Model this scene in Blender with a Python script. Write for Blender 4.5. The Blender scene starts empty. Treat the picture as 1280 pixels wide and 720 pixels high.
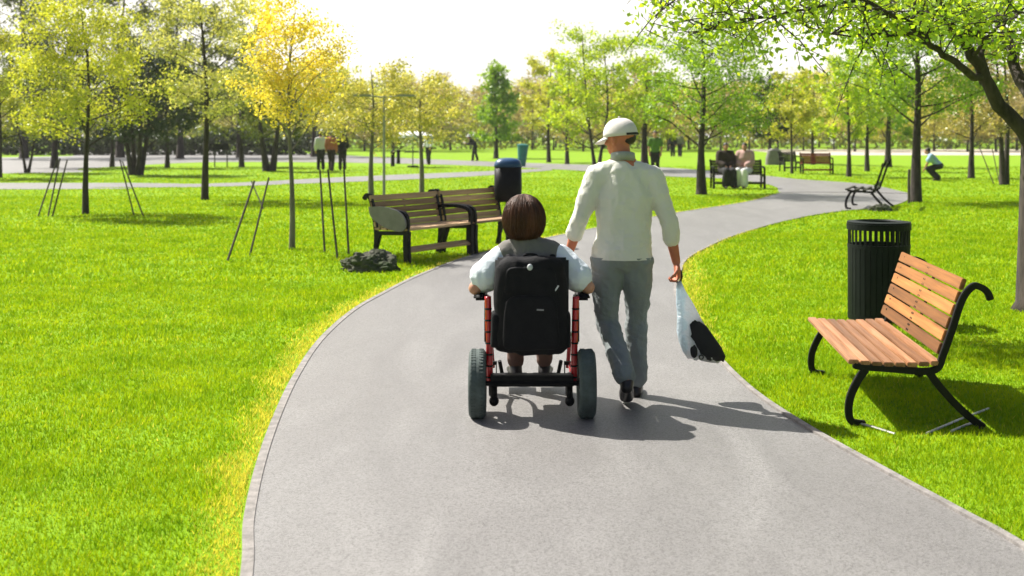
import bpy, bmesh, math, random
import numpy as np
from mathutils import Vector, Matrix, noise
from mathutils.geometry import tessellate_polygon
PI = math.pi
sc = bpy.context.scene
C = sc.collection
random.seed(4)

# ------------------------------------------------------------------ measuring
CAMZ, F = 1.6, 1500.0
HAZE = .00032
def G(px, py):                       # a spot on the ground, from where it stands in the photograph
    y = CAMZ * F / (py - 168.0)
    return ((px - 640.0) * y / F, y)

# ------------------------------------------------------------------ materials
def newmat(name):
    m = bpy.data.materials.new(name); m.use_nodes = True
    nt = m.node_tree; nt.nodes.clear()
    out = nt.nodes.new('ShaderNodeOutputMaterial')
    return m, nt, out
def N(nt, t, **kw):
    n = nt.nodes.new(t)
    for k, v in kw.items():
        if k in n.inputs: n.inputs[k].default_value = v
        else: setattr(n, k, v)
    return n
def rgba(c): return (c[0], c[1], c[2], 1)
def coords(nt, scale=(1, 1, 1)):
    tc = N(nt, 'ShaderNodeTexCoord'); mp = N(nt, 'ShaderNodeMapping')
    mp.inputs['Scale'].default_value = scale
    nt.links.new(tc.outputs['Object'], mp.inputs['Vector'])
    return mp.outputs['Vector']
def mixc(nt, fac, a, b, blend='MIX'):
    m = N(nt, 'ShaderNodeMix', data_type='RGBA', blend_type=blend)
    for s, v in ((m.inputs[0], fac), (m.inputs[6], a), (m.inputs[7], b)):
        if hasattr(v, 'links') or isinstance(v, bpy.types.NodeSocket): nt.links.new(v, s)
        elif isinstance(v, (int, float)): s.default_value = v
        else: s.default_value = rgba(v)
    return m.outputs[2]
def ramp(nt, fac, p0, p1):
    r = N(nt, 'ShaderNodeMapRange', clamp=True)
    r.inputs[1].default_value = p0; r.inputs[2].default_value = p1
    nt.links.new(fac, r.inputs[0]); return r.outputs[0]
def surf(name, c1, c2=None, scale=8.0, rough=0.7, metal=0.0, bump=0.0, bscale=None, stretch=(1, 1, 1), spec=0.4,
         lo=.35, hi=.65, sheen=0.0, coat=0.0):
    m, nt, out = newmat(name)
    p = N(nt, 'ShaderNodeBsdfPrincipled'); nt.links.new(p.outputs[0], out.inputs[0])
    p.inputs['Roughness'].default_value = rough; p.inputs['Metallic'].default_value = metal
    p.inputs['Specular IOR Level'].default_value = spec
    p.inputs['Sheen Weight'].default_value = sheen; p.inputs['Coat Weight'].default_value = coat
    v = coords(nt, stretch)
    nz = N(nt, 'ShaderNodeTexNoise', Scale=scale, Detail=6.0, Roughness=.6); nt.links.new(v, nz.inputs['Vector'])
    c2 = c2 or tuple(x * .75 for x in c1)
    nt.links.new(mixc(nt, ramp(nt, nz.outputs['Fac'], lo, hi), c1, c2), p.inputs['Base Color'])
    if 'wood' in name:
        oi = N(nt, 'ShaderNodeObjectInfo'); src = p.inputs['Base Color'].links[0].from_socket
        vr = mixc(nt, oi.outputs['Random'], (.45, .40, .36), (1.3, 1.25, 1.25)); nt.links.new(mixc(nt, 1.0, src, vr, 'MULTIPLY'), p.inputs['Base Color'])
    if bump:
        nb = N(nt, 'ShaderNodeTexNoise', Scale=bscale or scale * 4, Detail=6.0); nt.links.new(v, nb.inputs['Vector'])
        b = N(nt, 'ShaderNodeBump', Strength=bump, Distance=.01)
        nt.links.new(nb.outputs['Fac'], b.inputs['Height']); nt.links.new(b.outputs[0], p.inputs['Normal'])
    return m
def leafmat(name, c1, c2, trans=.5, tcol=None):
    m, nt, out = newmat(name)
    geo = N(nt, 'ShaderNodeNewGeometry')
    v = coords(nt)
    nz = N(nt, 'ShaderNodeTexNoise', Scale=1.1, Detail=2.0); nt.links.new(v, nz.inputs['Vector'])
    col = mixc(nt, geo.outputs['Random Per Island'], c1, c2)
    dk = mixc(nt, ramp(nt, nz.outputs['Fac'], .35, .65), (.8, .8, .8), (1.18, 1.15, 1.0))
    col = mixc(nt, 1.0, col, dk, 'MULTIPLY')
    d = N(nt, 'ShaderNodeBsdfDiffuse'); t = N(nt, 'ShaderNodeBsdfTranslucent'); g = N(nt, 'ShaderNodeBsdfGlossy', Roughness=.45)
    g.inputs['Color'].default_value = (.9, .95, .9, 1)
    nt.links.new(col, d.inputs['Color'])
    tc = mixc(nt, 1.0, col, tcol or (1.25, 1.15, .6), 'MULTIPLY'); nt.links.new(tc, t.inputs['Color'])
    m1 = N(nt, 'ShaderNodeMixShader', Fac=trans); nt.links.new(d.outputs[0], m1.inputs[1]); nt.links.new(t.outputs[0], m1.inputs[2])
    m2 = N(nt, 'ShaderNodeMixShader', Fac=.04); nt.links.new(m1.outputs[0], m2.inputs[1]); nt.links.new(g.outputs[0], m2.inputs[2])
    nt.links.new(m2.outputs[0], out.inputs[0])
    return m

LEAF = {
 'yellow': leafmat('yellow_leaves', (.82, .67, .11), (.68, .60, .11), .5, (1.15, 1.1, .65)),
 'olive': leafmat('olive_yellow_leaves', (.54, .51, .06), (.34, .39, .04), .55, (1.15, 1.15, .7)),
 'pale': leafmat('pale_leaves', (.52, .52, .20), (.38, .42, .13), .55),
 'lime': leafmat('lime_leaves', (.44, .54, .03), (.27, .42, .02), .62),
 'green': leafmat('green_leaves', (.28, .44, .025), (.15, .29, .018), .58),
 'fresh': leafmat('fresh_leaves', (.42, .56, .04), (.24, .42, .03), .65),
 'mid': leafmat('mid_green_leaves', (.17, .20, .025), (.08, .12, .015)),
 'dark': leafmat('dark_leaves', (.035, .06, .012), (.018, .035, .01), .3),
 'brown': leafmat('brownish_leaves', (.34, .27, .14), (.32, .31, .11)),
 'tan': leafmat('tan_leaves', (.55, .51, .16), (.40, .42, .11)),
}
bark = surf('bark', (.065, .052, .042), (.025, .02, .017), 14, .95, bump=.9, bscale=40, stretch=(1, 1, .25))
bark_pale = surf('pale_bark', (.20, .18, .16), (.11, .10, .09), 10, .9, bump=.6, bscale=30, stretch=(1, 1, .3))
black_iron = surf('black_painted_iron', (.004, .004, .005), (.009, .009, .009), 20, .5, spec=.18, bump=.05)
wood_warm = surf('warm_varnished_wood', (.40, .175, .045), (.20, .08, .02), 5, .55, bump=.25, bscale=30, stretch=(.35, 9, 9), spec=.35, lo=.3, hi=.7)
wood_seat = surf('worn_seat_wood', (.40, .21, .11), (.19, .085, .035), 5, .45, bump=.25, bscale=30, stretch=(.35, 9, 9), spec=.4, lo=.3, hi=.7)
wood_grey = surf('weathered_wood', (.62, .44, .26), (.40, .27, .15), 5, .7, bump=.3, bscale=30, stretch=(.4, 8, 8))
wood_red = surf('red_stained_wood', (.42, .09, .03), (.28, .06, .02), 5, .7)
wood_dark = surf('dark_wood', (.05, .045, .03), (.03, .03, .02), 5, .6)
bin_green = surf('black_green_paint', (.003, .007, .005), (.006, .010, .008), 12, .5, spec=.15)
steel = surf('dull_steel', (.45, .45, .43), (.3, .3, .28), 20, .4, metal=.6)
plastic_black = surf('black_plastic', (.004, .004, .005), (.008, .008, .009), 20, .5, spec=.15)
plastic_blue = surf('blue_plastic', (.015, .065, .16), (.01, .045, .12), 6, .4)
plastic_teal = surf('teal_plastic', (.02, .20, .20), (.015, .14, .15), 6, .4)
panel_grey = surf('pale_panel', (.20, .185, .18), (.15, .14, .135), 8, .4)
red_paint = surf('red_paint', (.55, .012, .022), (.42, .01, .015), 10, .25, spec=.6, coat=.5)
tyre = surf('grey_tyre', (.075, .10, .095), (.05, .065, .06), 15, .8, bump=.3)
nylon = surf('black_nylon', (.004, .004, .006), (.007, .007, .009), 15, .8, bump=.35, bscale=120, spec=.2)
logo_white = surf('pale_logo', (.6, .62, .65), None, 10, .5)
skin = surf('skin', (.50, .26, .17), (.42, .20, .13), 14, .55, spec=.35)
skin_red = surf('sunburnt_skin', (.50, .17, .09), (.40, .13, .075), 14, .55, spec=.35)
skin_tan = surf('tanned_skin', (.24, .12, .075), (.20, .095, .06), 14, .55)
eye_mat = surf('eye', (.5, .5, .5), (.05, .04, .03), 3, .2)
lip_mat = surf('lips', (.35, .10, .08), None, 5, .5)
cloth_cream = surf('cream_knit', (.66, .65, .58), (.61, .60, .54), 5, .9, bump=.3, bscale=160, sheen=.3)
cloth_blueish = surf('pale_blue_cotton', (.72, .77, .82), (.66, .72, .78), 4, .85, bump=.25, bscale=120)
cloth_vest = surf('grey_vest_cloth', (.20, .185, .17), (.15, .14, .13), 6, .9, bump=.3, bscale=120)
cloth_trouser = surf('slate_trouser_cloth', (.215, .24, .245), (.175, .20, .205), 5, .8, bump=.35, bscale=140)
cloth_cap = surf('white_cap_cloth', (.66, .62, .60), (.60, .56, .53), 6, .85, bump=.2, bscale=150)
cloth_black = surf('black_cloth', (.012, .012, .014), (.02, .02, .022), 8, .9)
cloth_brown = surf('dark_brown_cloth', (.045, .03, .022), (.03, .02, .015), 8, .9)
shaded_leg = surf('shaded_leg_brown', (.13, .07, .05), (.10, .055, .04), 8, .8)  # brown legs, with the shade on the calves put into the colour
cloth_pink = surf('dusty_pink_cloth', (.48, .30, .27), (.40, .25, .23), 8, .9)
cloth_white = surf('white_cloth', (.70, .70, .68), (.62, .62, .60), 8, .9)
cloth_coral = surf('coral_cloth', (.50, .16, .08), (.42, .13, .07), 8, .9)
cloth_green = surf('green_cloth', (.10, .20, .03), (.08, .15, .03), 8, .9)
cloth_sky = surf('sky_blue_cloth', (.30, .45, .62), (.25, .38, .55), 8, .9)
hair_brown = surf('brown_hair', (.12, .045, .02), (.045, .018, .009), 5, .42, bump=.5, bscale=60, stretch=(6, 6, .5), spec=.3)
hair_dark = surf('dark_hair', (.02, .014, .011), (.01, .008, .007), 5, .5, bump=.5, bscale=60, stretch=(4, 4, 1))
shoe_black = surf('black_leather', (.012, .011, .011), (.02, .019, .019), 10, .35)
rock_mat = surf('mossy_stone', (.09, .085, .065), (.035, .055, .018), 6, .95, bump=1, bscale=22)
lamp_grey = surf('grey_lamp_paint', (.35, .34, .33), (.28, .28, .27), 6, .5)
bamboo = surf('weathered_stake', (.09, .075, .05), (.05, .045, .03), 6, .8)

# ------------------------------------------------------------------ mesh helpers
class MB:
    def __init__(s): s.v = []; s.f = []
    def add(s, v, f):
        o = len(s.v); s.v += [tuple(p) for p in v]; s.f += [tuple(i + o for i in q) for q in f]; return s
    def tube(s, pts, rad, n=8, cap=True, flat=None):
        pts = [Vector(p) for p in pts]
        if not hasattr(rad, '__len__'): rad = [rad] * len(pts)
        v = []; f = []; m = len(pts); up = None
        for i, p in enumerate(pts):
            d = (pts[min(i + 1, m - 1)] - pts[max(i - 1, 0)]).normalized()
            if up is None:
                up = Vector((0, 0, 1)) if abs(d.z) < .9 else Vector((1, 0, 0))
            a = d.cross(up).normalized(); b = a.cross(d).normalized(); up = b
            for k in range(n):
                t = 2 * PI * k / n
                v.append(p + (a * math.cos(t) + b * math.sin(t)) * rad[i])
        for i in range(m - 1):
            for k in range(n):
                k2 = (k + 1) % n
                f.append((i * n + k, i * n + k2, (i + 1) * n + k2, (i + 1) * n + k))
        if cap: f.append(tuple(range(n))[::-1]); f.append(tuple((m - 1) * n + k for k in range(n)))
        return s.add(v, f)
    def bar(s, pts, w, t):           # flat bar: pts in the local y-z plane at given x (x,y,z)
        pts = [Vector(p) for p in pts]; m = len(pts); v = []; f = []
        X = Vector((1, 0, 0))
        if not hasattr(w, '__len__'): w = [w] * m
        for i, p in enumerate(pts):
            d = (pts[min(i + 1, m - 1)] - pts[max(i - 1, 0)]).normalized()
            nn = d.cross(X).normalized()
            for a, b in ((-1, -1), (1, -1), (1, 1), (-1, 1)):
                v.append(p + nn * (a * w[i] / 2) + X * (b * t / 2))
        for i in range(m - 1):
            for k in range(4):
                k2 = (k + 1) % 4
                f.append((i * 4 + k, i * 4 + k2, (i + 1) * 4 + k2, (i + 1) * 4 + k))
        f.append((3, 2, 1, 0)); f.append(tuple((m - 1) * 4 + k for k in range(4)))
        return s.add(v, f)
    def box(s, c, d, M=None):
        v = []
        for z in (-1, 1):
            for x, y in ((-1, -1), (1, -1), (1, 1), (-1, 1)):
                q = Vector((x * d[0] / 2, y * d[1] / 2, z * d[2] / 2))
                if M: q = M @ q
                v.append(q + Vector(c))
        return s.add(v, [(3, 2, 1, 0), (4, 5, 6, 7), (0, 1, 5, 4), (1, 2, 6, 5), (2, 3, 7, 6), (3, 0, 4, 7)])
    def lathe(s, prof, n=24, c=(0, 0, 0), axis='z', close=False):
        v = []; f = []; m = len(prof)
        for r, h in prof:
            for k in range(n):
                t = 2 * PI * k / n
                p = (r * math.cos(t), r * math.sin(t), h)
                if axis == 'x': p = (h, r * math.cos(t), r * math.sin(t))
                v.append((p[0] + c[0], p[1] + c[1], p[2] + c[2]))
        for i in range(m if close else m - 1):
            for k in range(n):
                k2 = (k + 1) % n; j = (i + 1) % m
                f.append((i * n + k, i * n + k2, j * n + k2, j * n + k))
        return s.add(v, f)
    def ell(s, c, r, nu=12, nv=8, M=None):
        v = []; f = []
        v.append(Vector((0, 0, -r[2])))
        for j in range(1, nv):
            a = -PI / 2 + PI * j / nv
            for i in range(nu):
                b = 2 * PI * i / nu
                v.append(Vector((r[0] * math.cos(a) * math.cos(b), r[1] * math.cos(a) * math.sin(b), r[2] * math.sin(a))))
        v.append(Vector((0, 0, r[2])))
        for i in range(nu):
            i2 = (i + 1) % nu
            f.append((0, 1 + i2, 1 + i)); L = 1 + (nv - 2) * nu
            f.append((L + i, L + i2, len(v) - 1))
            for j in range(nv - 2):
                a = 1 + j * nu
                f.append((a + i, a + i2, a + nu + i2, a + nu + i))
        if M: v = [M @ p for p in v]
        return s.add([p + Vector(c) for p in v], f)
def mesh_obj(name, mb, mat, parent=None, smooth=False, bevel=0, loc=None, seg=2):
    me = bpy.data.meshes.new(name); me.from_pydata(mb.v, [], mb.f); me.update()
    return link(name, me, mat, parent, smooth, bevel, loc, seg)
def link(name, me, mat, parent=None, smooth=False, bevel=0, loc=None, seg=2):
    if bevel:
        bm = bmesh.new(); bm.from_mesh(me)
        bm.normal_update()
        es = [e for e in bm.edges if len(e.link_faces) == 2 and e.calc_face_angle(0) > .6]
        bmesh.ops.bevel(bm, geom=es, offset=bevel, segments=seg, affect='EDGES', clamp_overlap=True)
        bm.to_mesh(me); bm.free()
    if mat: me.materials.append(mat)
    if smooth: me.polygons.foreach_set('use_smooth', [True] * len(me.polygons))
    o = bpy.data.objects.new(name, me); C.objects.link(o)
    if parent: o.parent = parent
    if loc: o.location = loc
    return o
def tag(o, label=None, cat=None, group=None, kind=None):
    if label: o['label'] = label
    if cat: o['category'] = cat
    if group: o['group'] = group
    if kind: o['kind'] = kind
    return o
def thing(name, label, cat, loc=(0, 0, 0), rz=0, group=None):
    o = bpy.data.objects.new(name, None); C.objects.link(o)
    o.location = loc; o.rotation_euler = (0, 0, rz); o.empty_display_size = .2
    return tag(o, label, cat, group)
def copy_thing(o, loc, rz, label=None, scale=None, group=None):
    def rec(a, par):
        c = a.copy(); C.objects.link(c); c.parent = par
        for ch in list(a.children): rec(ch, c)
        return c
    r = rec(o, None); r.location = loc; r.rotation_euler = (0, 0, rz)
    if scale: r.scale = scale
    if label: r['label'] = label
    if group: r['group'] = group
    return r
def catmull(pts, n=8):
    out = []
    P = [Vector(p) for p in pts]
    P = [P[0] * 2 - P[1]] + P + [P[-1] * 2 - P[-2]]
    for i in range(1, len(P) - 2):
        for k in range(n):
            t = k / n
            out.append(.5 * ((2 * P[i]) + (-P[i - 1] + P[i + 1]) * t + (2 * P[i - 1] - 5 * P[i] + 4 * P[i + 1] - P[i + 2]) * t * t
                       + (-P[i - 1] + 3 * P[i] - 3 * P[i + 1] + P[i + 2]) * t ** 3))
    out.append(P[-2]); return out
def quads_mesh(name, V, mat, parent=None, attr=None, k=4):
    """V: (n,k,3) array -> one mesh of n separate k-gons"""
    n = len(V); me = bpy.data.meshes.new(name)
    me.vertices.add(n * k); me.vertices.foreach_set('co', V.astype(np.float32).ravel())
    me.loops.add(n * k); me.loops.foreach_set('vertex_index', np.arange(n * k, dtype=np.int32))
    me.polygons.add(n); me.polygons.foreach_set('loop_start', np.arange(0, n * k, k, dtype=np.int32))
    me.update(calc_edges=True)
    if attr is not None:
        a = me.attributes.new('dry', 'FLOAT', 'POINT'); a.data.foreach_set('value', np.repeat(attr, k).astype(np.float32))
    me.materials.append(mat)
    o = bpy.data.objects.new(name, me); C.objects.link(o)
    if parent: o.parent = parent
    return o

# ------------------------------------------------------------------ ground and paths
def grassmat():
    m, nt, out = newmat('lawn_grass')
    p = N(nt, 'ShaderNodeBsdfPrincipled', Roughness=.9); nt.links.new(p.outputs[0], out.inputs[0])
    p.inputs['Specular IOR Level'].default_value = .1
    v = coords(nt)
    a = N(nt, 'ShaderNodeTexNoise', Scale=.35, Detail=5.0); b = N(nt, 'ShaderNodeTexNoise', Scale=26.0, Detail=5.0, Roughness=.7)
    c = N(nt, 'ShaderNodeTexNoise', Scale=2.6, Detail=5.0, Roughness=.6)
    for q in (a, b, c): nt.links.new(v, q.inputs['Vector'])
    c1 = mixc(nt, ramp(nt, a.outputs['Fac'], .35, .65), (.165, .30, .010), (.215, .325, .012))
    c2 = mixc(nt, ramp(nt, c.outputs['Fac'], .35, .7), c1, (.16, .29, .008))
    c3 = mixc(nt, ramp(nt, b.outputs['Fac'], .5, .78), c2, (.11, .20, .006))
    nt.links.new(c3, p.inputs['Base Color'])
    bp = N(nt, 'ShaderNodeBump', Strength=.5, Distance=.03); nt.links.new(b.outputs['Fac'], bp.inputs['Height'])
    nt.links.new(bp.outputs[0], p.inputs['Normal'])
    return m
lawn_mat = grassmat()
S = 600
tag(mesh_obj('lawn', MB().add([(-S, -60, 0), (S, -60, 0), (S, 640, 0), (-S, 640, 0)], [(0, 1, 2, 3)]), lawn_mat), kind='structure')

Lpx = [(316, 720), (318, 650), (332, 580), (352, 520), (375, 470), (405, 425), (443, 390), (478, 369), (530, 343), (600, 318)]
L = [(2.2, -9), (.7, -3), (-.25, 1), (-.72, 3)] + [G(*p) for p in Lpx] + [(.80, 19.0), (3.17, 24), (5.6, 28.4), (7.3, 32.6)]
L = catmull([(a, b, 0) for a, b in L], 8)
Rpx = [(1280, 690), (1200, 645), (1100, 590), (1020, 545), (950, 500), (910, 465), (880, 430), (853, 400), (842, 363), (847, 347),
       (855, 326), (884, 309), (917, 295), (967, 280), (1013, 270), (1050, 264.5)]
R = [(5.2, -9), (3.6, -3), (2.6, 1), (2.15, 3)] + [G(*p) for p in Rpx] + [(8.3, 26.5), (10.0, 30.0)]
R = catmull([(a, b, 0) for a, b in R], 8)
low = [(7.46, 33.6), G(970, 234), G(951, 229), G(900, 223), G(822, 220), G(700, 212), G(560, 206), G(400, 203), G(250, 203), G(100, 211), G(0, 217), (-60, 40)]
low = catmull([(a, b, 0) for a, b in low], 4)
upp = [(-90, 75), G(0, 197), G(100, 190), G(260, 187), G(400, 193), G(560, 200), G(700, 205), G(822, 209), G(938, 218), G(997, 224), G(1080, 230), (10.9, 33.6), (10.6, 31.5)]
upp = catmull([(a, b, 0) for a, b in upp], 4)
main_poly = [Vector((p.x, p.y, 0)) for p in L] + low + upp + [Vector((p.x, p.y, 0)) for p in reversed(R)]
npt = [(-60, 35.5)] + [G(*p) for p in ((0, 229), (250, 230), (400, 223), (500, 218.5), (600, 214.5), (690, 210.5))]
npb = [(-60, 33.0)] + [G(*p) for p in ((0, 237), (110, 234.5), (250, 234), (400, 229), (500, 225), (600, 220), (690, 213))]
near_poly = catmull([(a, b, 0) for a, b in npt], 4) + list(reversed(catmull([(a, b, 0) for a, b in npb], 4)))
def asphalt():
    m, nt, out = newmat('pale_asphalt')
    p = N(nt, 'ShaderNodeBsdfPrincipled', Roughness=.5); nt.links.new(p.outputs[0], out.inputs[0])
    p.inputs['Specular IOR Level'].default_value = .6
    v = coords(nt); v2 = coords(nt, (1.6, .35, 1))
    fine = N(nt, 'ShaderNodeTexNoise', Scale=95.0, Detail=4.0, Roughness=.85); nt.links.new(v, fine.inputs['Vector'])
    vor = N(nt, 'ShaderNodeTexVoronoi', Scale=75.0); nt.links.new(v, vor.inputs['Vector'])
    med = N(nt, 'ShaderNodeTexNoise', Scale=1.3, Detail=8.0, Roughness=.65); nt.links.new(v, med.inputs['Vector'])
    big = N(nt, 'ShaderNodeTexNoise', Scale=1.3, Detail=6.0, Roughness=.6, Distortion=.8); nt.links.new(v2, big.inputs['Vector'])
    c = mixc(nt, ramp(nt, big.outputs['Fac'], .38, .62), (.235, .229, .223), (.160, .155, .151))
    c = mixc(nt, ramp(nt, med.outputs['Fac'], .3, .75), c, (.185, .178, .173))
    c = mixc(nt, ramp(nt, fine.outputs['Fac'], .46, .62), c, (.085, .08, .077))
    c = mixc(nt, ramp(nt, vor.outputs['Distance'], .16, .02), c, (.40, .39, .385))
    nt.links.new(c, p.inputs['Base Color'])
    b = N(nt, 'ShaderNodeBump', Strength=.5, Distance=.006); nt.links.new(fine.outputs['Fac'], b.inputs['Height'])
    nt.links.new(b.outputs[0], p.inputs['Normal'])
    return m
asph = asphalt()
def sheet(name, poly, z, mat):
    tri = tessellate_polygon([poly]); mb = MB()
    fs = []
    for t in tri:
        a, b, c = (poly[i] for i in t)
        fs.append(t if (b - a).cross(c - a).z > 0 else t[::-1])
    mb.add([(p.x, p.y, z) for p in poly], fs)
    return tag(mesh_obj(name, mb, mat), kind='structure')
sheet('path', main_poly, .006, asph)
sheet('path', near_poly, .010, asph)
sand = surf('pale_gravel', (.46, .41, .34), (.38, .34, .28), .5, .95)
sheet('gravel_area', [Vector((a, b, 0)) for a, b in ((22, 92), (95, 92), (120, 128), (24, 128))], .004, sand)
def ribbon(name, line, w, z0, z1, mat, side=1, kind='structure'):
    mb = MB(); v = []; f = []
    for i, p in enumerate(line):
        d = (line[min(i + 1, len(line) - 1)] - line[max(i - 1, 0)]).normalized(); n = Vector((-d.y, d.x, 0)) * side
        v += [(p.x, p.y, 0), (p.x, p.y, z1), (p.x + n.x * w, p.y + n.y * w, z1), (p.x + n.x * w, p.y + n.y * w, z0)]
    for i in range(len(line) - 1):
        for k in range(3): f.append((i * 4 + k, i * 4 + k + 1, i * 4 + 5 + k, i * 4 + 4 + k) if side > 0 else (i * 4 + k, i * 4 + 4 + k, i * 4 + 5 + k, i * 4 + k + 1))
    return tag(mesh_obj(name, mb.add(v, f), mat), kind=kind)
kerb_mat = surf('kerb_concrete', (.27, .25, .235), (.16, .15, .14), 14, .9, bump=.5, bscale=70)
ribbon('kerb', L, .045, 0, .011, kerb_mat, 1)
ribbon('kerb', R, .035, 0, .02, kerb_mat, -1)
joint = surf('dark_joint', (.10, .095, .09), None, 10, .9)
jl = catmull([(7.3, 32.7, 0), (8.2, 33.0, 0), (9.5, 32.8, 0), (10.7, 32.2, 0)], 5)
ribbon('path_joint', jl, .28, .008, .0115, joint, 1)

# grass blades: one mass
def grass_blades():
    m, nt, out = newmat('grass_blades')
    at = N(nt, 'ShaderNodeAttribute', attribute_name='dry'); geo = N(nt, 'ShaderNodeNewGeometry')
    g = mixc(nt, geo.outputs['Random Per Island'], (.18, .335, .008), (.36, .47, .016))
    y = mixc(nt, geo.outputs['Random Per Island'], (.78, .66, .16), (.62, .56, .10))
    vv_ = coords(nt); q_ = N(nt, 'ShaderNodeTexNoise', Scale=1.7, Detail=5.0, Roughness=.65); nt.links.new(vv_, q_.inputs['Vector'])
    g = mixc(nt, 1.0, g, mixc(nt, ramp(nt, q_.outputs['Fac'], .35, .65), (.72, .82, .9), (1.2, 1.08, 1.0)), 'MULTIPLY')
    col = mixc(nt, at.outputs['Fac'], g, y)
    d = N(nt, 'ShaderNodeBsdfDiffuse'); t = N(nt, 'ShaderNodeBsdfTranslucent')
    nt.links.new(col, d.inputs['Color']); nt.links.new(mixc(nt, 1.0, col, (1.2, 1.15, .5), 'MULTIPLY'), t.inputs['Color'])
    mx = N(nt, 'ShaderNodeMixShader', Fac=.45); nt.links.new(d.outputs[0], mx.inputs[1]); nt.links.new(t.outputs[0], mx.inputs[2])
    nt.links.new(mx.outputs[0], out.inputs[0])
    rng = np.random.default_rng(3)
    PA, PB = (np.array([(p.x, p.y) for p in q]) for q in (main_poly, near_poly))
    def inside(X, Y, poly):
        r = np.zeros(len(X), bool); j = len(poly) - 1
        for i in range(len(poly)):
            (xi, yi), (xj, yj) = poly[i], poly[j]
            if yi != yj:
                c = ((yi > Y) != (yj > Y)); r ^= c & (X < (xj - xi) * (Y - yi) / (yj - yi) + xi)
            j = i
        return r
    def distto(X, Y, line, reach):
        d = np.full(len(X), 9.0)
        for a, b in zip(line[:-1], line[1:]):
            ax, ay, bx, by = a.x, a.y, b.x, b.y
            k = (Y > min(ay, by) - reach) & (Y < max(ay, by) + reach)
            if not k.any(): continue
            dx, dy = bx - ax, by - ay; q = max(dx * dx + dy * dy, 1e-9)
            t = np.clip(((X[k] - ax) * dx + (Y[k] - ay) * dy) / q, 0, 1)
            d[k] = np.minimum(d[k], np.hypot(X[k] - ax - t * dx, Y[k] - ay - t * dy))
        return d
    XS, YS, HS, WS = [], [], [], []
    for y0, y1, dens, h, w in ((3.6, 6, 9500, .024, .0026), (6, 9, 6000, .025, .0036), (9, 13, 2800, .028, .0055), (13, 20, 1000, .034, .009), (20, 31, 380, .034, .014), (31, 44, 110, .03, .02), (44, 60, 30, .03, .03)):
        half = .46 * y1 + 3.2; n = int(dens * 2 * half * (y1 - y0))
        X = rng.uniform(-half, half, n); Y = rng.uniform(y0, y1, n)
        k = np.abs(X) < .46 * Y + 3.2; X, Y = X[k], Y[k]
        XS.append(X); YS.append(Y); HS.append(np.full(len(X), h)); WS.append(np.full(len(X), w))
    X = np.concatenate(XS); Y = np.concatenate(YS); H = np.concatenate(HS); W = np.concatenate(WS)
    # extra straw-coloured tufts at the edges of the path
    k = ~inside(X, Y, PA) & ~inside(X, Y, PB); X, Y, H, W = X[k], Y[k], H[k], W[k]
    dl = distto(X, Y, L, .6); dr = distto(X, Y, R, .9)
    k = (dl > .055) & (dr > .03); X, Y, H, W, dl, dr = X[k], Y[k], H[k], W[k], dl[k], dr[k]
    wob = .5 + .5 * np.sin(Y * 5.1 + 1.3 * np.sin(Y * 2.3)) * np.sin(Y * 1.7 + 1)
    wl = .10 + .13 * wob; wl = np.where(Y > 13, .07, wl)
    wr = np.where((Y > 8.8) & (Y < 20), .10 + .22 * np.exp(-((Y - 12.5) / 2.8) ** 2), .015)
    pr = np.clip(1.25 - (dl - .05) / wl * .9, 0, 1); pr2 = np.clip(1.1 - dr / wr * .8, 0, 1)
    dry = (rng.random(len(X)) < np.maximum(pr, pr2) * .9).astype(float) * rng.uniform(.6, 1, len(X))
    dry = np.maximum(dry, (rng.random(len(X)) < .02) * rng.uniform(.3, .9, len(X)))
    pat = np.sin(X * 3.1 + 2 * np.sin(Y * 1.1)) * np.sin(Y * 2.7 + 1.5 * np.sin(X * 1.9)) + .6 * np.sin(X * 9.1 + Y * 4.3) * np.sin(Y * 8.3 - X * 3.7)
    H = H * (1 + .28 * pat) * rng.uniform(.6, 1.35, len(X))
    ang = rng.uniform(0, 2 * PI, len(X)); lean = rng.uniform(.1, .9, len(X)) * H; la = rng.uniform(0, 2 * PI, len(X))
    V = np.zeros((len(X), 3, 3)); W = W * rng.uniform(.7, 1.4, len(X))
    V[:, 0] = np.stack([X - W * np.cos(ang), Y - W * np.sin(ang), np.zeros_like(X)], 1)
    V[:, 1] = np.stack([X + W * np.cos(ang), Y + W * np.sin(ang), np.zeros_like(X)], 1)
    V[:, 2] = np.stack([X + lean * np.cos(la), Y + lean * np.sin(la), H], 1)
    o = quads_mesh('grass', V, m, attr=dry, k=3)
    tag(o, 'short mown green grass with straw coloured edges along the path', 'grass', kind='stuff')
    print('blades', len(X))
grass_blades()

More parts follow.
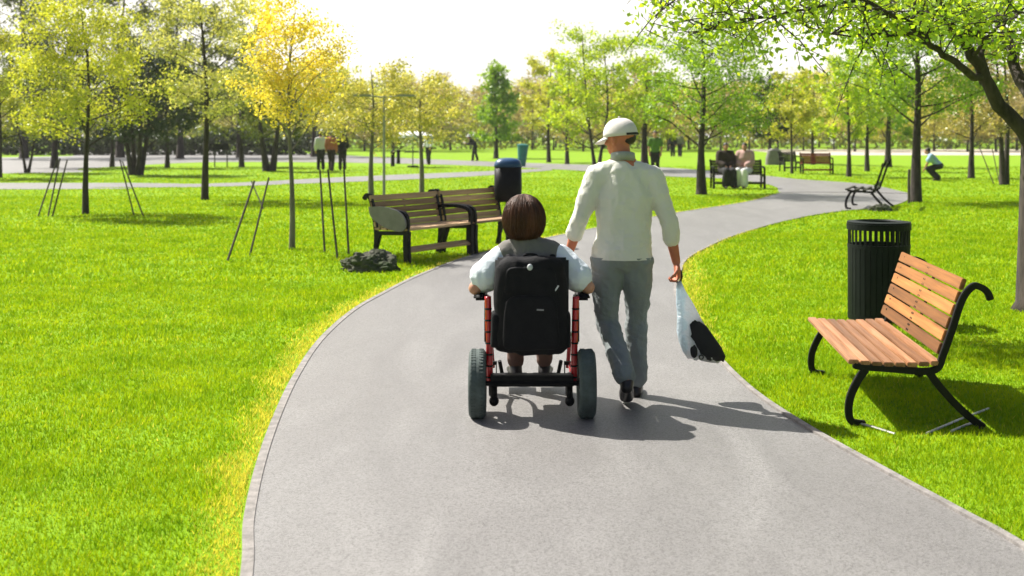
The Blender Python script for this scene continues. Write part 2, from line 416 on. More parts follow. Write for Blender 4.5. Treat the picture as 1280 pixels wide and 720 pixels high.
# ------------------------------------------------------------------ trees
def env(t, R, shape):
    t = min(max(t, 0), 1)
    if shape == 'cone': return R * (1 - t) ** .75 * min(1, .55 + t * 4)
    if shape == 'vase': return R * (.35 + .65 * min(1, t * 2.2) ** .8) * math.sqrt(max(0, 1 - t ** 3.2))
    if shape == 'block': return R * (1 if t < .38 else (1 - (t - .38) / .62) ** .9)
    return R * math.sqrt(max(0.02, 1 - ((t - .40) / .62) ** 2))
def gen_tree(seed, H, zc, R, tr, nleaf, leaf, shape='round', stems=1, limbs=16, spread=1.0, upw=.5, sig=None):
    rng = random.Random(seed); nr = np.random.default_rng(seed)
    mb = MB(); anchors = []
    for s in range(stems):
        az = 2 * PI * s / max(stems, 1) + rng.random(); lean = .25 * R if stems > 1 else 0
        top = zc + .9 * (H - zc); n = 9; tp = []; trr = []
        for i in range(n):
            t = i / (n - 1); z = top * t
            w = .022 * H * math.sin(t * 5 + seed) * t
            off = (tr * .35 + lean * .8 * min(1, t * 2.2)) if stems > 1 else 0
            tp.append(Vector((w + off * math.cos(az), .5 * w + off * math.sin(az) + .01 * H * t * rng.uniform(-1, 1), z)))
            r0 = tr * (.30 if stems > 2 else .5 if stems > 1 else .9)
            trr.append(r0 * ((1 - .45 * min(1, z / max(zc, .1))) if z < zc else .55 * (1 - (z - zc) / (H - zc)) ** .8 + .03))
        trr[0] *= 1.3
        mb.tube([tp[0] - Vector((0, 0, .05)), tp[0] + Vector((0, 0, .04 * zc))] + tp[1:], [trr[0], trr[0] * .76] + trr[1:], 9)
        def at(z):
            t = z / top * (n - 1); i = min(int(t), n - 2); q = t - i
            return tp[i].lerp(tp[i + 1], q), trr[i] * (1 - q) + trr[i + 1] * q
        nl = limbs // stems
        for k in range(nl):
            u = (k + rng.random() * .6) / nl
            z0 = zc * .96 + (top - zc) * (.97 * u ** 1.1)
            p0, r0 = at(z0); a = k * 2.4 + rng.uniform(-.4, .4) + az
            ze = z0 + (H - z0) * rng.uniform(.18, .5) * upw * 1.3
            te = (ze - zc) / (H - zc)
            rad = env(te, R, shape) * rng.uniform(.68, 1.04) * spread
            pe = Vector((rad * math.cos(a), rad * math.sin(a), ze + (rng.uniform(-.12, .05) * H * .3 if u < .4 else 0)))
            if shape in('cone', 'block'): pe.z = z0 + .08 * (H - zc) * rng.uniform(-.5, 1)
            ln = (pe - p0).length
            mid = p0.lerp(pe, .5) + Vector((rng.uniform(-.07, .07) * ln, rng.uniform(-.07, .07) * ln, rng.uniform(-.03, .1) * ln))
            pts = [p0.lerp(mid, .0), p0.lerp(mid, .55) + Vector((0, 0, -.02 * ln)), mid, mid.lerp(pe, .5) + Vector((rng.uniform(-.05, .05) * ln, rng.uniform(-.05, .05) * ln, .02 * ln)), pe]
            lr = min(r0 * .45, .011 * ln + .006)
            mb.tube(pts, [lr, lr * .8, lr * .6, lr * .4, lr * .15], 5, cap=False)
            for j in range(7):
                f = rng.uniform(.3, 1); i = min(int(f * 4), 3); b0 = pts[i].lerp(pts[i + 1], f * 4 - i)
                d = Vector((rng.gauss(0, 1), rng.gauss(0, 1), rng.gauss(.25, .7))).normalized()
                l2 = rng.uniform(.16, .36) * R * (1.1 - .4 * f)
                b2 = b0 + d * l2 + (pe - p0).normalized() * l2 * .5
                b1 = b0.lerp(b2, .5) + Vector((0, 0, .08 * l2))
                mb.tube([b0, b1, b2], [lr * .32, lr * .2, lr * .08], 4, cap=False)
                anchors += [b0.lerp(b1, .5), b1, b1.lerp(b2, .5), b2, b2]
            anchors += [pts[3], pe]
    A = np.array([tuple(p) for p in anchors]); idx = nr.integers(0, len(A), nleaf)
    w = nr.random(len(A)) ** 1.5; w /= w.sum(); idx = nr.choice(len(A), nleaf, p=w)
    sg = sig or (.062 * R + .03)
    P = A[idx] + nr.normal(0, 1, (nleaf, 3)) * sg * np.array([1, 1, .8])
    ok = P[:, 2] > zc * .82; P = P[ok]
    if shape == 'block': P = P[P[:, 2] > zc]
    return mb, leafquads(P, leaf, nr)
def leafquads(P, leaf, nr):
    n = len(P)
    u = nr.normal(0, 1, (n, 3)); u /= np.linalg.norm(u, axis=1)[:, None]
    w = nr.normal(0, 1, (n, 3)) + np.array([0, 0, .8]); v = np.cross(u, w); v /= np.linalg.norm(v, axis=1)[:, None]
    l = leaf * nr.uniform(.6, 1.3, (n, 1)); u = u * l * .5; v = v * l * .33
    return np.stack([P - u, P + v - u * .1, P + u, P - v - u * .1], 1)
def tree_at(name, px, py, x0, x1, yt, yb, tw, mat, label, shape='round', dens=1.1, leaf=None, stems=1, limbs=16, seed=None, bk=None, upw=.5, group=None, Y=None, cat='tree', spread=1.):
    X, Yg = G(px, py); s = Yg / F
    H = CAMZ + (168 - yt) * s; zc = max(.3, CAMZ + (168 - yb) * s); Rr = (x1 - x0) / 2 * s
    lp = max(3.6, .05 / s); leaf = leaf or lp * s
    nleaf = int(dens * (x1 - x0) * (yb - yt) / (.33 * .55 * (leaf / s) ** 2))
    seed = seed if seed is not None else int(px * 7 + py)
    mb, Q = gen_tree(seed, H, zc, Rr, tw / 2 * s, nleaf, leaf, shape, stems, limbs, upw=upw, spread=spread)
    off = ((x0 + x1) / 2 - px) * s
    t = thing(name, label, cat, (X, Yg, 0), 0, group)
    mesh_obj('trunk', mb, bk or bark, t, smooth=True)
    Q[:, :, 0] += off * np.clip((Q[:, :, 2] - zc) / (.5 * (H - zc)) + .3, 0, 1)
    quads_mesh('crown', Q, LEAF[mat], t)
    return t
T = tree_at
T('young_tree', 107, 268, 10, 196, -18, 182, 10, 'olive', 'young olive yellow tree with slim dark trunk, nearest on the left lawn', limbs=24)
T('young_tree', 256, 250, 182, 338, -40, 152, 11, 'pale', 'tall sparse tree with pale olive leaves between the olive and the bright yellow tree', dens=.85, limbs=26)
T('young_tree', 365, 312, 284, 438, -8, 186, 9, 'yellow', 'slender tree with bright yellow leaves beside the pair of benches', 'vase', dens=.95, limbs=24, upw=.85, bk=bark_pale)
T('young_tree', 464, 250, 395, 532, 78, 186, 9, 'tan', 'thin grey trunked tree with yellow green crown behind the left bench end', 'vase', bk=bark_pale)
T('young_tree', 527, 246, 480, 578, 88, 176, 8, 'tan', 'thin grey trunked tree rising behind the bench pair beside the parasol', bk=bark_pale)
T('park_tree', -2, 222, -75, 48, 5, 175, 11, 'olive', 'dark trunked tree with olive crown cut by the left edge of the photo')
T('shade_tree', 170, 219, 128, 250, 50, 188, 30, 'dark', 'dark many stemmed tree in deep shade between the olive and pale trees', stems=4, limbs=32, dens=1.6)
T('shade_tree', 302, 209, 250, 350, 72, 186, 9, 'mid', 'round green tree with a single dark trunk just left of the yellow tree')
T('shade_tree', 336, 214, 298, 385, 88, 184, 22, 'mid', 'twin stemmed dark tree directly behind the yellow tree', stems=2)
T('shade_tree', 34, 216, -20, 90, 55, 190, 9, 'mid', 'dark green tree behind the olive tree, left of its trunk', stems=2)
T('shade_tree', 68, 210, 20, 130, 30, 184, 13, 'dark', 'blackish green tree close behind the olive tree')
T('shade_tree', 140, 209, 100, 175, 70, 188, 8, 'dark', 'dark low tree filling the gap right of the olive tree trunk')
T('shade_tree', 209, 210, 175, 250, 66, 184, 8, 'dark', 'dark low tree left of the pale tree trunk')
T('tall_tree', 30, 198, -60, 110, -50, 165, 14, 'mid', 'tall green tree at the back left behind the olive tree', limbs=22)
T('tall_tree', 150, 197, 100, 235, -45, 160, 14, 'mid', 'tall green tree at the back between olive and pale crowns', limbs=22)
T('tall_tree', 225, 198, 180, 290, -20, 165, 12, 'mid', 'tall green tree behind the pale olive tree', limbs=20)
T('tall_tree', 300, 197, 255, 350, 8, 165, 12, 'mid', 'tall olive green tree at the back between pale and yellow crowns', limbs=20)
T('tall_tree', 392, 196, 345, 450, 62, 175, 10, 'olive', 'yellow olive tree behind the right side of the bright yellow tree')
T('clipped_tree', 620, 198, 586, 656, 74, 176, 8, 'green', 'green pointed tree with a clipped straight lower edge standing alone mid lawn', 'block', limbs=34, leaf=.20, spread=.93, dens=2.2)
T('park_tree', 686, 203, 650, 722, 55, 172, 7, 'olive', 'yellow olive tree just right of the clipped pointed tree')
T('park_tree', 709, 205, 680, 745, 68, 175, 7, 'lime', 'thin lime tree between the yellow olive tree and the forked lime tree')
T('park_tree', 746, 213, 688, 822, 26, 186, 13, 'lime', 'forked lime green tree behind the left shoulder of the walking person', stems=2, limbs=28)
T('park_tree', 806, 212, 770, 850, 62, 186, 14, 'lime', 'lime green tree just right of the white cap')
T('park_tree', 877, 243, 800, 978, 18, 186, 16, 'green', 'green tree with forked dark trunk on the grass tip between the two paths', limbs=26)
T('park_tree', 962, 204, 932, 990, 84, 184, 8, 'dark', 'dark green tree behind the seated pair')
T('park_tree', 990, 217, 958, 1024, 78, 184, 5, 'olive', 'thin yellow leaved tree left of the red bench')
T('park_tree', 1016, 206, 988, 1050, 82, 180, 6, 'olive', 'thin yellow leaved tree behind the red bench')
T('park_tree', 1061, 221, 1020, 1104, 56, 182, 8, 'lime', 'slim lime tree between red bench and empty dark bench')
T('park_tree', 1084, 214, 1052, 1120, 64, 180, 8, 'lime', 'slim lime tree behind the backrest of the empty dark bench')
T('park_tree', 1110, 209, 1078, 1150, 52, 184, 12, 'green', 'green tree seen just left of the thick straight trunk')
T('park_tree', 1145, 253, 1042, 1252, -50, 160, 17, 'green', 'large green tree with thick straight trunk behind the empty dark bench', limbs=26)
T('park_tree', 1214, 223, 1160, 1266, 52, 178, 10, 'brown', 'sparse brown leaved tree right of the thick straight trunk', dens=.7)
T('park_tree', 1256, 231, 1215, 1305, 30, 182, 20, 'brown', 'twin stemmed brownish tree propped by stakes at the right edge', stems=2, dens=.7)
# far treeline: five kinds, copied
rngf = random.Random(11)
protos = []
kinds = [('brown', 'round', 'brown leafed tree in the far treeline'), ('tan', 'round', 'tan and olive tree in the far treeline'),
         ('olive', 'vase', 'yellow olive tree in the far treeline'), ('mid', 'round', 'dark green tree in the far treeline'),
         ('brown', 'vase', 'tall bare looking brown tree in the far treeline')]
k = 0
for row, (Yr, step, x0, x1) in enumerate(((118, 34, 395, 1300), (150, 30, -60, 1340), (185, 30, -40, 1330))):
    px = x0
    while px < x1:
        Yt = Yr * rngf.uniform(.93, 1.07); X = (px - 640) * Yt / F
        i = rngf.choice([0, 1, 1, 2, 3, 4, 4] if row else [0, 1, 2, 2, 1])
        if row == 0 and 580 < px < 640: px += step; continue
        topy = rngf.uniform(84, 112) if px < 1000 else rngf.uniform(75, 110)
        if row == 0: topy = rngf.uniform(96, 126)
        Ht = CAMZ + (168 - topy) * Yt / F
        Pm = next((p for p in protos if p[0] == i), None)
        kk = 'trees of the far treeline: ' + kinds[i][2].split(' in ')[0]
        if Pm is None:
            mb, Q = gen_tree(50 + i, 9, 1.0, 3.4, .14, 3000, .30, kinds[i][1], 1, 18, sig=.33)
            t = thing('treeline_tree', kinds[i][2], 'tree', (X, Yt, 0), 0, kk)
            mesh_obj('trunk', mb, bark, t, smooth=True); quads_mesh('crown', Q, LEAF[kinds[i][0]], t)
            protos.append((i, t)); t.scale = (1.1, 1.1, Ht / 9)
        else:
            copy_thing(Pm[1], (X, Yt, 0), rngf.uniform(0, 6), scale=(rngf.uniform(.9, 1.35),) * 2 + (Ht / 9,))
        px += step * rngf.uniform(.75, 1.25)
# the wood behind, one mass; and a low hedge line
nr = np.random.default_rng(8)
n = 38000
X = nr.uniform(-200, 200, n); hh = 7.5 + 1.8 * np.sin(X * .35) + 1.2 * np.sin(X * .9 + 2) + 1. * np.sin(X * 2.1)
P = np.stack([X, nr.uniform(205, 225, n), hh * nr.random(n) ** .8], 1)
tag(quads_mesh('far_woods', leafquads(P, 1.1, nr), LEAF['brown']), 'brownish wood at the far edge of the park', 'woods', kind='stuff')
n = 22000
X = nr.uniform(-160, 160, n); hh = 2.3 + .6 * np.sin(X * .5) + .4 * np.sin(X * 1.7)
P = np.stack([X, nr.uniform(128, 133, n), hh * nr.random(n) ** .9], 1)
tag(quads_mesh('undergrowth', leafquads(P, .5, nr), LEAF['mid']), 'low dark undergrowth in front of the far treeline', 'undergrowth', kind='stuff')
n = 9000
X = nr.uniform(-44, -13, n); hh = 1.7 + .4 * np.sin(X * .8)
P = np.stack([X, 92 + nr.uniform(0, 2.5, n), hh * nr.random(n) ** .9], 1)
tag(quads_mesh('shrubbery', leafquads(P, .35, nr), LEAF['dark']), 'dark shrubs behind the shaded trees at the left', 'shrubs', kind='stuff')

# the big tree at the right edge, limbs placed one by one
def near_tree():
    bx, by = 4.80, 10.9
    t = thing('overhanging_tree', 'big tree at the right edge whose dark limbs and bright leaves overhang the bench', 'tree', (bx, by, 0))
    def W(px, py, Y): return Vector(((px - 640) * Y / F - bx, Y - by, CAMZ - (py - 168) * Y / F))
    mb = MB(); anchors = []
    rng = random.Random(5); nr = np.random.default_rng(5)
    mb.tube([(0, 0, -.05), (0.0, 0, .08), (-.01, 0, .6), (.01, 0, 1.5), (.08, .02, 2.4), (.2, .1, 3.4), (.3, .3, 4.6), (.35, .5, 5.8)], [.29, .215, .185, .175, .16, .13, .09, .03], 14)
    limbs = [
        ([W(1292, 185, 10.9), W(1280, 165, 10.9), W(1241, 117, 10.8), W(1216, 71, 10.7), W(1187, 25, 10.6), W(1160, -30, 10.5), W(1120, -110, 10.3)], .088),
        ([W(1230, 100, 10.8), W(1206, 88, 10.6), W(1180, 70, 10.5), W(1150, 42, 10.3), W(1118, 20, 10.1), W(1068, -2, 9.9), W(1000, -22, 9.8), W(930, -28, 9.8)], .038),
        ([W(1300, 130, 10.9), W(1274, 100, 11.2), W(1262, 54, 11.5), W(1241, 10, 11.7), W(1215, -60, 12)], .075),
        ([W(1241, 115, 10.8), W(1225, 60, 11.1), W(1222, 10, 11.4), W(1235, -60, 11.8)], .04),
        ([W(1187, 25, 10.6), W(1140, -5, 10.9), W(1080, -40, 11.2), W(1010, -70, 11.6)], .04),
        ([W(1262, 54, 11.5), W(1220, 50, 11.9), W(1170, 20, 12.3), W(1120, 0, 12.6)], .03),
        ([W(1150, 42, 10.3), W(1100, 45, 10.2), W(1050, 42, 10.2), W(1000, 30, 10.3)], .018),
        ([W(1068, -2, 9.9), W(1010, 12, 10.0), W(955, 22, 10.2), W(905, 30, 10.4), W(868, 40, 10.6)], .016),
        ([W(1000, -22, 9.8), W(930, -8, 10.0), W(860, -2, 10.2), W(815, 8, 10.4)], .016),
        ([W(1310, 60, 10.9), W(1340, 0, 10.6), W(1400, -80, 10.2)], .07),
        ([W(1290, 10, 10.9), W(1270, -60, 10.3), W(1230, -160, 9.8)], .06),
        ([W(1300, -60, 10.9), W(1360, -120, 11.5), W(1430, -200, 12.2)], .06),
        ([W(1216, 71, 10.7), W(1235, 45, 10.3), W(1262, 25, 10.0), W(1290, 15, 9.8)], .02),
    ]
    for pts, r in limbs:
        P = catmull(pts, 4); n = len(P)
        P = [p + Vector((rng.uniform(-.02, .02), rng.uniform(-.02, .02), rng.uniform(-.02, .02))) for p in P]
        rr = [max(.006, r * (1 - .88 * i / (n - 1))) for i in range(n)]
        mb.tube(P, rr, 8)
        for j in range(int(n * 1.5)):
            i = rng.randrange(n // 4, n)
            if rr[i] > .06 and rng.random() < .6: continue
            b0 = P[i]; d = Vector((rng.gauss(-.2, 1), rng.gauss(0, .9), rng.gauss(.1, .7))).normalized(); l = rng.uniform(.25, .75)
            b2 = b0 + d * l; b1 = b0.lerp(b2, .5) + Vector((0, 0, .05))
            if b2.z < 2.3 - .1 * b2.x and b2.x > -1.6: continue
            mb.tube([b0, b1, b2], [.009, .006, .003], 5, cap=False)
            for q in range(3):
                c0 = b0.lerp(b2, rng.uniform(.4, 1)); c1 = c0 + Vector((rng.gauss(0, .16), rng.gauss(0, .16), rng.gauss(-.02, .12)))
                mb.tube([c0, c1], [.004, .002], 4, cap=False); anchors += [c0, c1, c0.lerp(c1, .5)]
    mesh_obj('trunk', mb, bark, t, smooth=True)
    for _ in range(120):                      # upper crown, out of frame: shades the lawn at the right
        a = rng.uniform(0, 2 * PI); r = 2.6 * rng.random() ** .5
        anchors.append(Vector((.4 + r * math.cos(a), .9 + .8 * r * math.sin(a), 3.6 + 2.2 * rng.random())))
    A = np.array([tuple(p) for p in anchors]); idx = nr.integers(0, len(A), 11000)
    Pp = A[idx] + nr.normal(0, 1, (11000, 3)) * .085
    Pp = Pp[~((Pp[:, 2] < 2.25 - .1 * Pp[:, 0]) & (Pp[:, 0] > -1.6))]
    quads_mesh('crown', leafquads(Pp, .058, nr), LEAF['fresh'], t)
near_tree()

# stakes propping young trees (each a set of leaning poles)
def stakes(lines, label, group='sets of stakes for young trees'):
    o = None
    for i, (x0, y0, x1, y1) in enumerate(lines):
        X, Y = G(x0, y0)
        if o is None: o = thing('tree_stakes', label, 'stakes', (X, Y, 0), 0, group); bx, by = X, Y
        Yt = Y + .5; top = Vector(((x1 - 640) * Yt / F - bx, Yt - by, CAMZ - (y1 - 168) * Yt / F))
        a = Vector((X - bx, Y - by, -.02))
        mesh_obj('stake', MB().tube([a, a.lerp(top, .5), top], [.016, .015, .014], 6), bamboo, o)
    return o
stakes([(47, 271, 72, 198), (60, 270, 75, 198), (65, 271, 84, 200)], 'three leaning stakes on the lawn left of the olive tree')
stakes([(168, 270, 150, 200), (180, 271, 153, 202)], 'two leaning stakes just right of the olive tree trunk')
stakes([(283, 328, 318, 226), (312, 319, 336, 222), (330, 262, 314, 226)], 'leaning stakes left of the bright yellow tree')
stakes([(406, 316, 400, 212), (422, 323, 410, 212), (436, 318, 430, 212)], 'three nearly upright stakes above the mossy stone')
stakes([(1243, 231, 1222, 178), (1250, 231, 1240, 185)], 'two leaning stakes propping the twin stemmed tree at the right')
X, Y = G(1136, 255)
tag(mesh_obj('wooden_stake', MB().tube([(0, 0, -.05), (0, 0, .5), (.01, 0, .79), (.01, 0, .8)], [.03, .03, .03, .015], 8), bamboo, loc=(X, Y, 0)), 'short upright stake beside the thick straight trunk', 'stake')

# ------------------------------------------------------------------ benches
def slat_board(mb, L, y, z, w, th, ang, x0=0):
    M = Matrix.Rotation(ang, 3, 'X'); mb.box((x0 + L / 2, y, z), (L, w, th), M)
def iron_bench(L, k, loc, rz, label, wood_b, wood_s, nback=6, nseat=8, straps=False, group=None, bolts=True):
    """sleigh bench: front is local +y, length along +x; k scales the frame"""
    t = thing('park_bench', label, 'bench', loc, rz, group)
    s = lambda x, y, z: Vector((x, y * k, z * k))
    for x in ((.016 if bolts else .13), L - .13):
        fr = MB()
        hk = [s(x, -.735, .70), s(x, -.718, .742), s(x, -.685, .768), s(x, -.64, .772)] if bolts else [s(x, -.66, .86), s(x, -.625, .79)]
        pts = catmull([*hk, s(x, -.585, .70), s(x, -.53, .53), s(x, -.485, .40), s(x, -.455, .325), s(x, -.38, .305), s(x, -.22, .315), s(x, -.05, .325), s(x, -.005, .335)], 5)
        fr.bar(pts, .036 * k, .034)
        mesh_obj('side_frame', fr, black_iron, t, bevel=.004)
        for kind, q in (('f', [s(x, -.075, .315), s(x, -.03, .25), s(x, .012, .15), s(x, .018, .06), s(x, -.005, .018), s(x, -.07, .008)]),
                        ('r', [s(x, -.41, .30), s(x, -.47, .22), s(x, -.56, .12), s(x, -.65, .04), s(x, -.70, .008)])):
            lg = MB(); lg.bar(catmull(q, 5), .04 * k, .036); mesh_obj('leg', lg, black_iron, t, bevel=.004)
    mb = MB(); mb.tube([s(.13, -.40, .27), s(L - .13, -.40, .27)], .012, 8); mb.tube([s(.13, -.1, .295), s(L - .13, -.1, .295)], .012, 8)
    mesh_obj('stretcher', mb, black_iron, t)
    for i in range(nseat):
        u = i / (nseat - 1); y = -.005 - u * .44
        z = .352 - .012 * math.sin(u * PI)
        m = MB(); slat_board(m, L, y * k, z * k, .0535 * k, .026 * k, 0)
        mesh_obj('seat_slat', m, wood_s, t, bevel=.004)
    for i in range(nback):
        u = i / max(nback - 1, 1); y = -.478 - u * .118; z = .425 + u * .355
        m = MB(); slat_board(m, L - (.04 if bolts else 0), y * k, z * k, .0635 * k, .026 * k, PI / 2 + .33, .04 if bolts else 0)
        mesh_obj('back_slat', m, wood_b, t, bevel=.004)
    cs = MB(); cs.bar([s(L / 2, -.512, .40), s(L / 2, -.635, .79)], .01, .035)
    mesh_obj('back_strap', cs, black_iron, t)
    if bolts:
        b0 = mesh_obj('bolt', MB().ell((0, 0, 0), (.008, .005, .008), 10, 6), black_iron, t); first = True
        for i in range(nback):
            u = i / (nback - 1)
            for x in (L / 2 - .014, L / 2 + .016, L - .13):
                for dz in (-.014, .016):
                    if x in (L - .13,) and dz < 0: continue
                    b = b0 if first else b0.copy()
                    if not first: C.objects.link(b)
                    first = False; b.location = (x, (-.4655 - u * .118) * k - dz * .33 * k, (.4275 + u * .345 + dz) * k)
    if straps:
        for a, c in straps:
            m = MB(); m.tube([a, (Vector(a) + Vector(c)) / 2 + Vector((0, 0, .004)), c], .007, 6); mesh_obj('ground_strap', m, steel, t)
    return t
bench_rz = math.atan2(.995, .10)
bo = Vector((1.868, 6.58, 0))
Rm = Matrix.Rotation(-bench_rz, 3, 'Z')
lw = lambda x, y: tuple(Rm @ (Vector((x, y, .012)) - bo)) 
iron_bench(1.54, 1.0, bo, bench_rz, 'warm orange wooden slat bench with black curved iron legs beside the litter bin', wood_warm, wood_seat,
           straps=[(lw(1.87, 6.66), lw(2.03, 6.36)), (lw(2.20, 6.37), lw(2.76, 6.95)), (lw(2.35, 6.42), lw(2.60, 6.66))])
X, Y = G(1058, 262)
iron_bench(1.7, 1.22, (X, Y, 0), math.atan2(.93, .36), 'empty dark side-on bench where the path bends, in front of the thick straight trunk', wood_dark, wood_dark, nback=2, nseat=4, bolts=False)

def arm_bench(L, loc, rz, label, panel=False, wood=wood_grey, group=None, low=True):
    """bench with arms; back at local y=0, front at local -y, length along +x"""
    t = thing('park_bench', label, 'bench', loc, rz, group)
    for i, x in enumerate((.03, L - .03)):
        f = MB(); f.bar(catmull([(x, .02, .0), (x, .0, .3), (x, .01, .45), (x, .06, .70), (x, .11, .82), (x, .16, .83), (x, .20, .78)], 4), .05, .05)
        mesh_obj('back_post', f, black_iron, t, bevel=.005)
        g = MB(); g.bar(catmull([(x, .05, .63), (x, -.1, .645), (x, -.35, .64), (x, -.47, .60), (x, -.50, .50), (x, -.49, .38)], 4), .045, .05)
        mesh_obj('armrest', g, black_iron, t, bevel=.005)
        h = MB(); h.bar([(x, -.49, .40), (x, -.485, .2), (x, -.50, .0)], [.09, .085, .085], .06); h.bar([(x, -.46, .38), (x, -.02, .36)], .05, .05)
        mesh_obj('leg', h, black_iron, t, bevel=.005)
        h = MB(); h.bar([(x, -.06, .36), (x, .0, .18), (x, .05, 0)], .045, .05); mesh_obj('leg', h, black_iron, t, bevel=.005)
    for i in range(5):
        m = MB(); u = i / 4; slat_board(m, L, -.03 - u * .44, .415 + .008 * u, .085, .03, 0); mesh_obj('seat_slat', m, wood, t, bevel=.005)
    for i in range(5):
        m = MB(); u = i / 4; slat_board(m, L, .005 + u * .075, .47 + u * .325, .073, .028, PI / 2 - .22); mesh_obj('back_slat', m, wood, t, bevel=.005)
    m = MB(); m.bar([(L / 2, .03, .42), (L / 2, .115, .82)], .012, .035); mesh_obj('back_strap', m, black_iron, t)
    if low:
        m = MB(); slat_board(m, L - .08, -.47, .17, .10, .03, .5, .04); mesh_obj('lower_board', m, wood, t, bevel=.005)
    if panel:
        m = MB(); prof = catmull([(0, .07, .69), (0, -.15, .70), (0, -.38, .66), (0, -.50, .57), (0, -.515, .45), (0, -.42, .40), (0, -.18, .45), (0, .02, .56), (0, .07, .69)], 5)[:-1]
        n = len(prof); m.add([(-.02, p.y, p.z) for p in prof] + [(-.045, p.y, p.z) for p in prof], [tuple(range(n)), tuple(range(2 * n - 1, n - 1, -1))] + [(i, i + n, (i + 1) % n + n, (i + 1) % n) for i in range(n)])
        mesh_obj('end_panel', m, panel_grey, t)
    return t
rz = math.atan2(.835, .55)
arm_bench(1.40, (-1.72, 15.05, 0), rz, 'weathered slat bench with a pale end panel, nearer of the linked pair', panel=True)
arm_bench(1.40, (-1.72 + .55 * 1.44, 15.05 + .835 * 1.44, 0), rz, 'weathered slat bench without end panel, farther of the linked pair', low=False)
X, Y = G(895, 236)
arm_bench(1.55, (X - .1, Y + .45, 0), .0, 'dark bench carrying the seated pair on the grass tip', wood=wood_dark)
X, Y = G(1000, 217)
arm_bench(1.25, (X, Y, 0), -.05, 'red stained bench under the thin yellow trees beyond the path', wood=wood_red)
X, Y = G(974, 214)
arm_bench(.8, (X, Y, 0), .2, 'small dark brown bench just left of the red bench', wood=wood_dark)

# ------------------------------------------------------------------ bins, stones, lamps
def slat_bin():
    X, Y = G(1098.5, 402); t = thing('litter_bin', 'black green slatted litter bin behind the orange wooden bench', 'litter bin', (X, Y, 0))
    r = .252; h = .84; body = MB()
    n = 34
    for i in range(n):
        a = 2 * PI * i / n; M = Matrix.Rotation(a, 3, 'Z')
        body.box((r * math.cos(a), r * math.sin(a), .06 + (.59) / 2), (.008, .041, .59), M)
    mesh_obj('slat_side', body, bin_green, t)
    mesh_obj('liner', MB().lathe([(0, .05), (r - .02, .05), (r - .018, .64), (r - .03, .64), (r - .03, .07), (0, .07)], 40), bin_green, t, smooth=False)
    for z0, z1, dr in ((.03, .07, .006), (.635, .665, .008), (.79, .84, .014)):
        mesh_obj('ring', MB().lathe([(r + dr, z0), (r + dr, z1), (r - .012, z1), (r - .012, z0)], 44, close=True), bin_green, t)
    up = MB()
    for i in range(n):
        a = 2 * PI * (i + .5) / n; M = Matrix.Rotation(a, 3, 'Z')
        up.box((r * math.cos(a), r * math.sin(a), .727), (.008, .020, .13), M)
    mesh_obj('top_bars', up, bin_green, t)
    mesh_obj('lid', MB().lathe([(r + .012, .842), (r + .01, .856), (r - .06, .864), (r - .075, .852), (r - .075, .842)], 44, close=True), bin_green, t, smooth=False)
    mesh_obj('base', MB().lathe([(0, 0), (r - .06, 0), (r - .05, .035), (0, .035)], 32), bin_green, t)
slat_bin()
X, Y = .0, 17.3; X = (635 - 640) * Y / F
t = thing('post_bin', 'tall black bin with rounded blue top standing behind the bench pair', 'litter bin', (X, Y, 0))
def rring(w, d, z, n=28, p=3.2):
    out = []
    for i in range(n):
        a = 2 * PI * i / n; c, s_ = math.cos(a), math.sin(a)
        out.append((w / 2 * math.copysign(abs(c) ** (2 / p), c), d / 2 * math.copysign(abs(s_) ** (2 / p), s_), z))
    return out
def loft(rings):
    mb = MB(); n = len(rings[0]); v = [p for r in rings for p in r]
    f = [(i * n + k, i * n + (k + 1) % n, (i + 1) * n + (k + 1) % n, (i + 1) * n + k) for i in range(len(rings) - 1) for k in range(n)]
    f += [tuple(range(n))[::-1], tuple((len(rings) - 1) * n + k for k in range(n))]
    return mb.add(v, f)
mesh_obj('body', loft([rring(.33, .33, .64), rring(.375, .36, .67), rring(.40, .38, .80), rring(.39, .37, 1.13)]), plastic_black, t, smooth=True)
mesh_obj('lid', loft([rring(.40, .38, 1.131), rring(.395, .375, 1.17), rring(.35, .33, 1.22), rring(.26, .25, 1.25), rring(.12, .12, 1.262)]), plastic_blue, t, smooth=True)
mesh_obj('post', MB().tube([(0, 0, -.02), (0, 0, .65)], .035, 12), black_iron, t)
mesh_obj('foot_plate', MB().lathe([(.0, .0), (.12, .0), (.12, .02), (0, .02)], 20), black_iron, t)
X, Y = G(652, 208)
t = thing('teal_bin', 'small teal bin standing by the far path', 'litter bin', (X, Y, 0)); t.rotation_euler = (0, .07, 0)
mesh_obj('body', MB().lathe([(0, 0), (.19, 0), (.21, .3), (.27, .95), (.28, 1.0), (0, 1.0)], 20), plastic_teal, t, smooth=False)
mesh_obj('rim', MB().lathe([(.29, .98), (.29, 1.08), (.2, 1.12), (.0, 1.13)], 20), plastic_teal, t)
X, Y = G(968, 206)
t = tag(mesh_obj('stone_block', loft([rring(.95, .6, 0), rring(.9, .55, .35), rring(.7, .45, .75), rring(.35, .3, .86)]), panel_grey, None, loc=(X, Y, 0)), 'grey upright stone block left of the red bench, far back', 'stone')
def rock(loc, d, seed, label):
    mb = MB().ell((0, 0, 0), (1, 1, 1), 72, 44); v = []
    for p in mb.v:
        q = Vector(p); nn = noise.fractal(q * 1.6 + Vector((seed, 0, 0)), .8, 2.1, 6) * .30 + abs(noise.noise(q * 3.1 + Vector((seed, 2, 0)))) * .12 + noise.fractal(q * 6 + Vector((seed, 0, 3)), .7, 2.1, 4) * .07
        q = q * (1 + nn); v.append((q.x * d[0], q.y * d[1], max(-.05, q.z * d[2])))
    mb.v = v
    return tag(mesh_obj('rock', mb, rock_mat, None, smooth=False, loc=loc), label, 'rock')
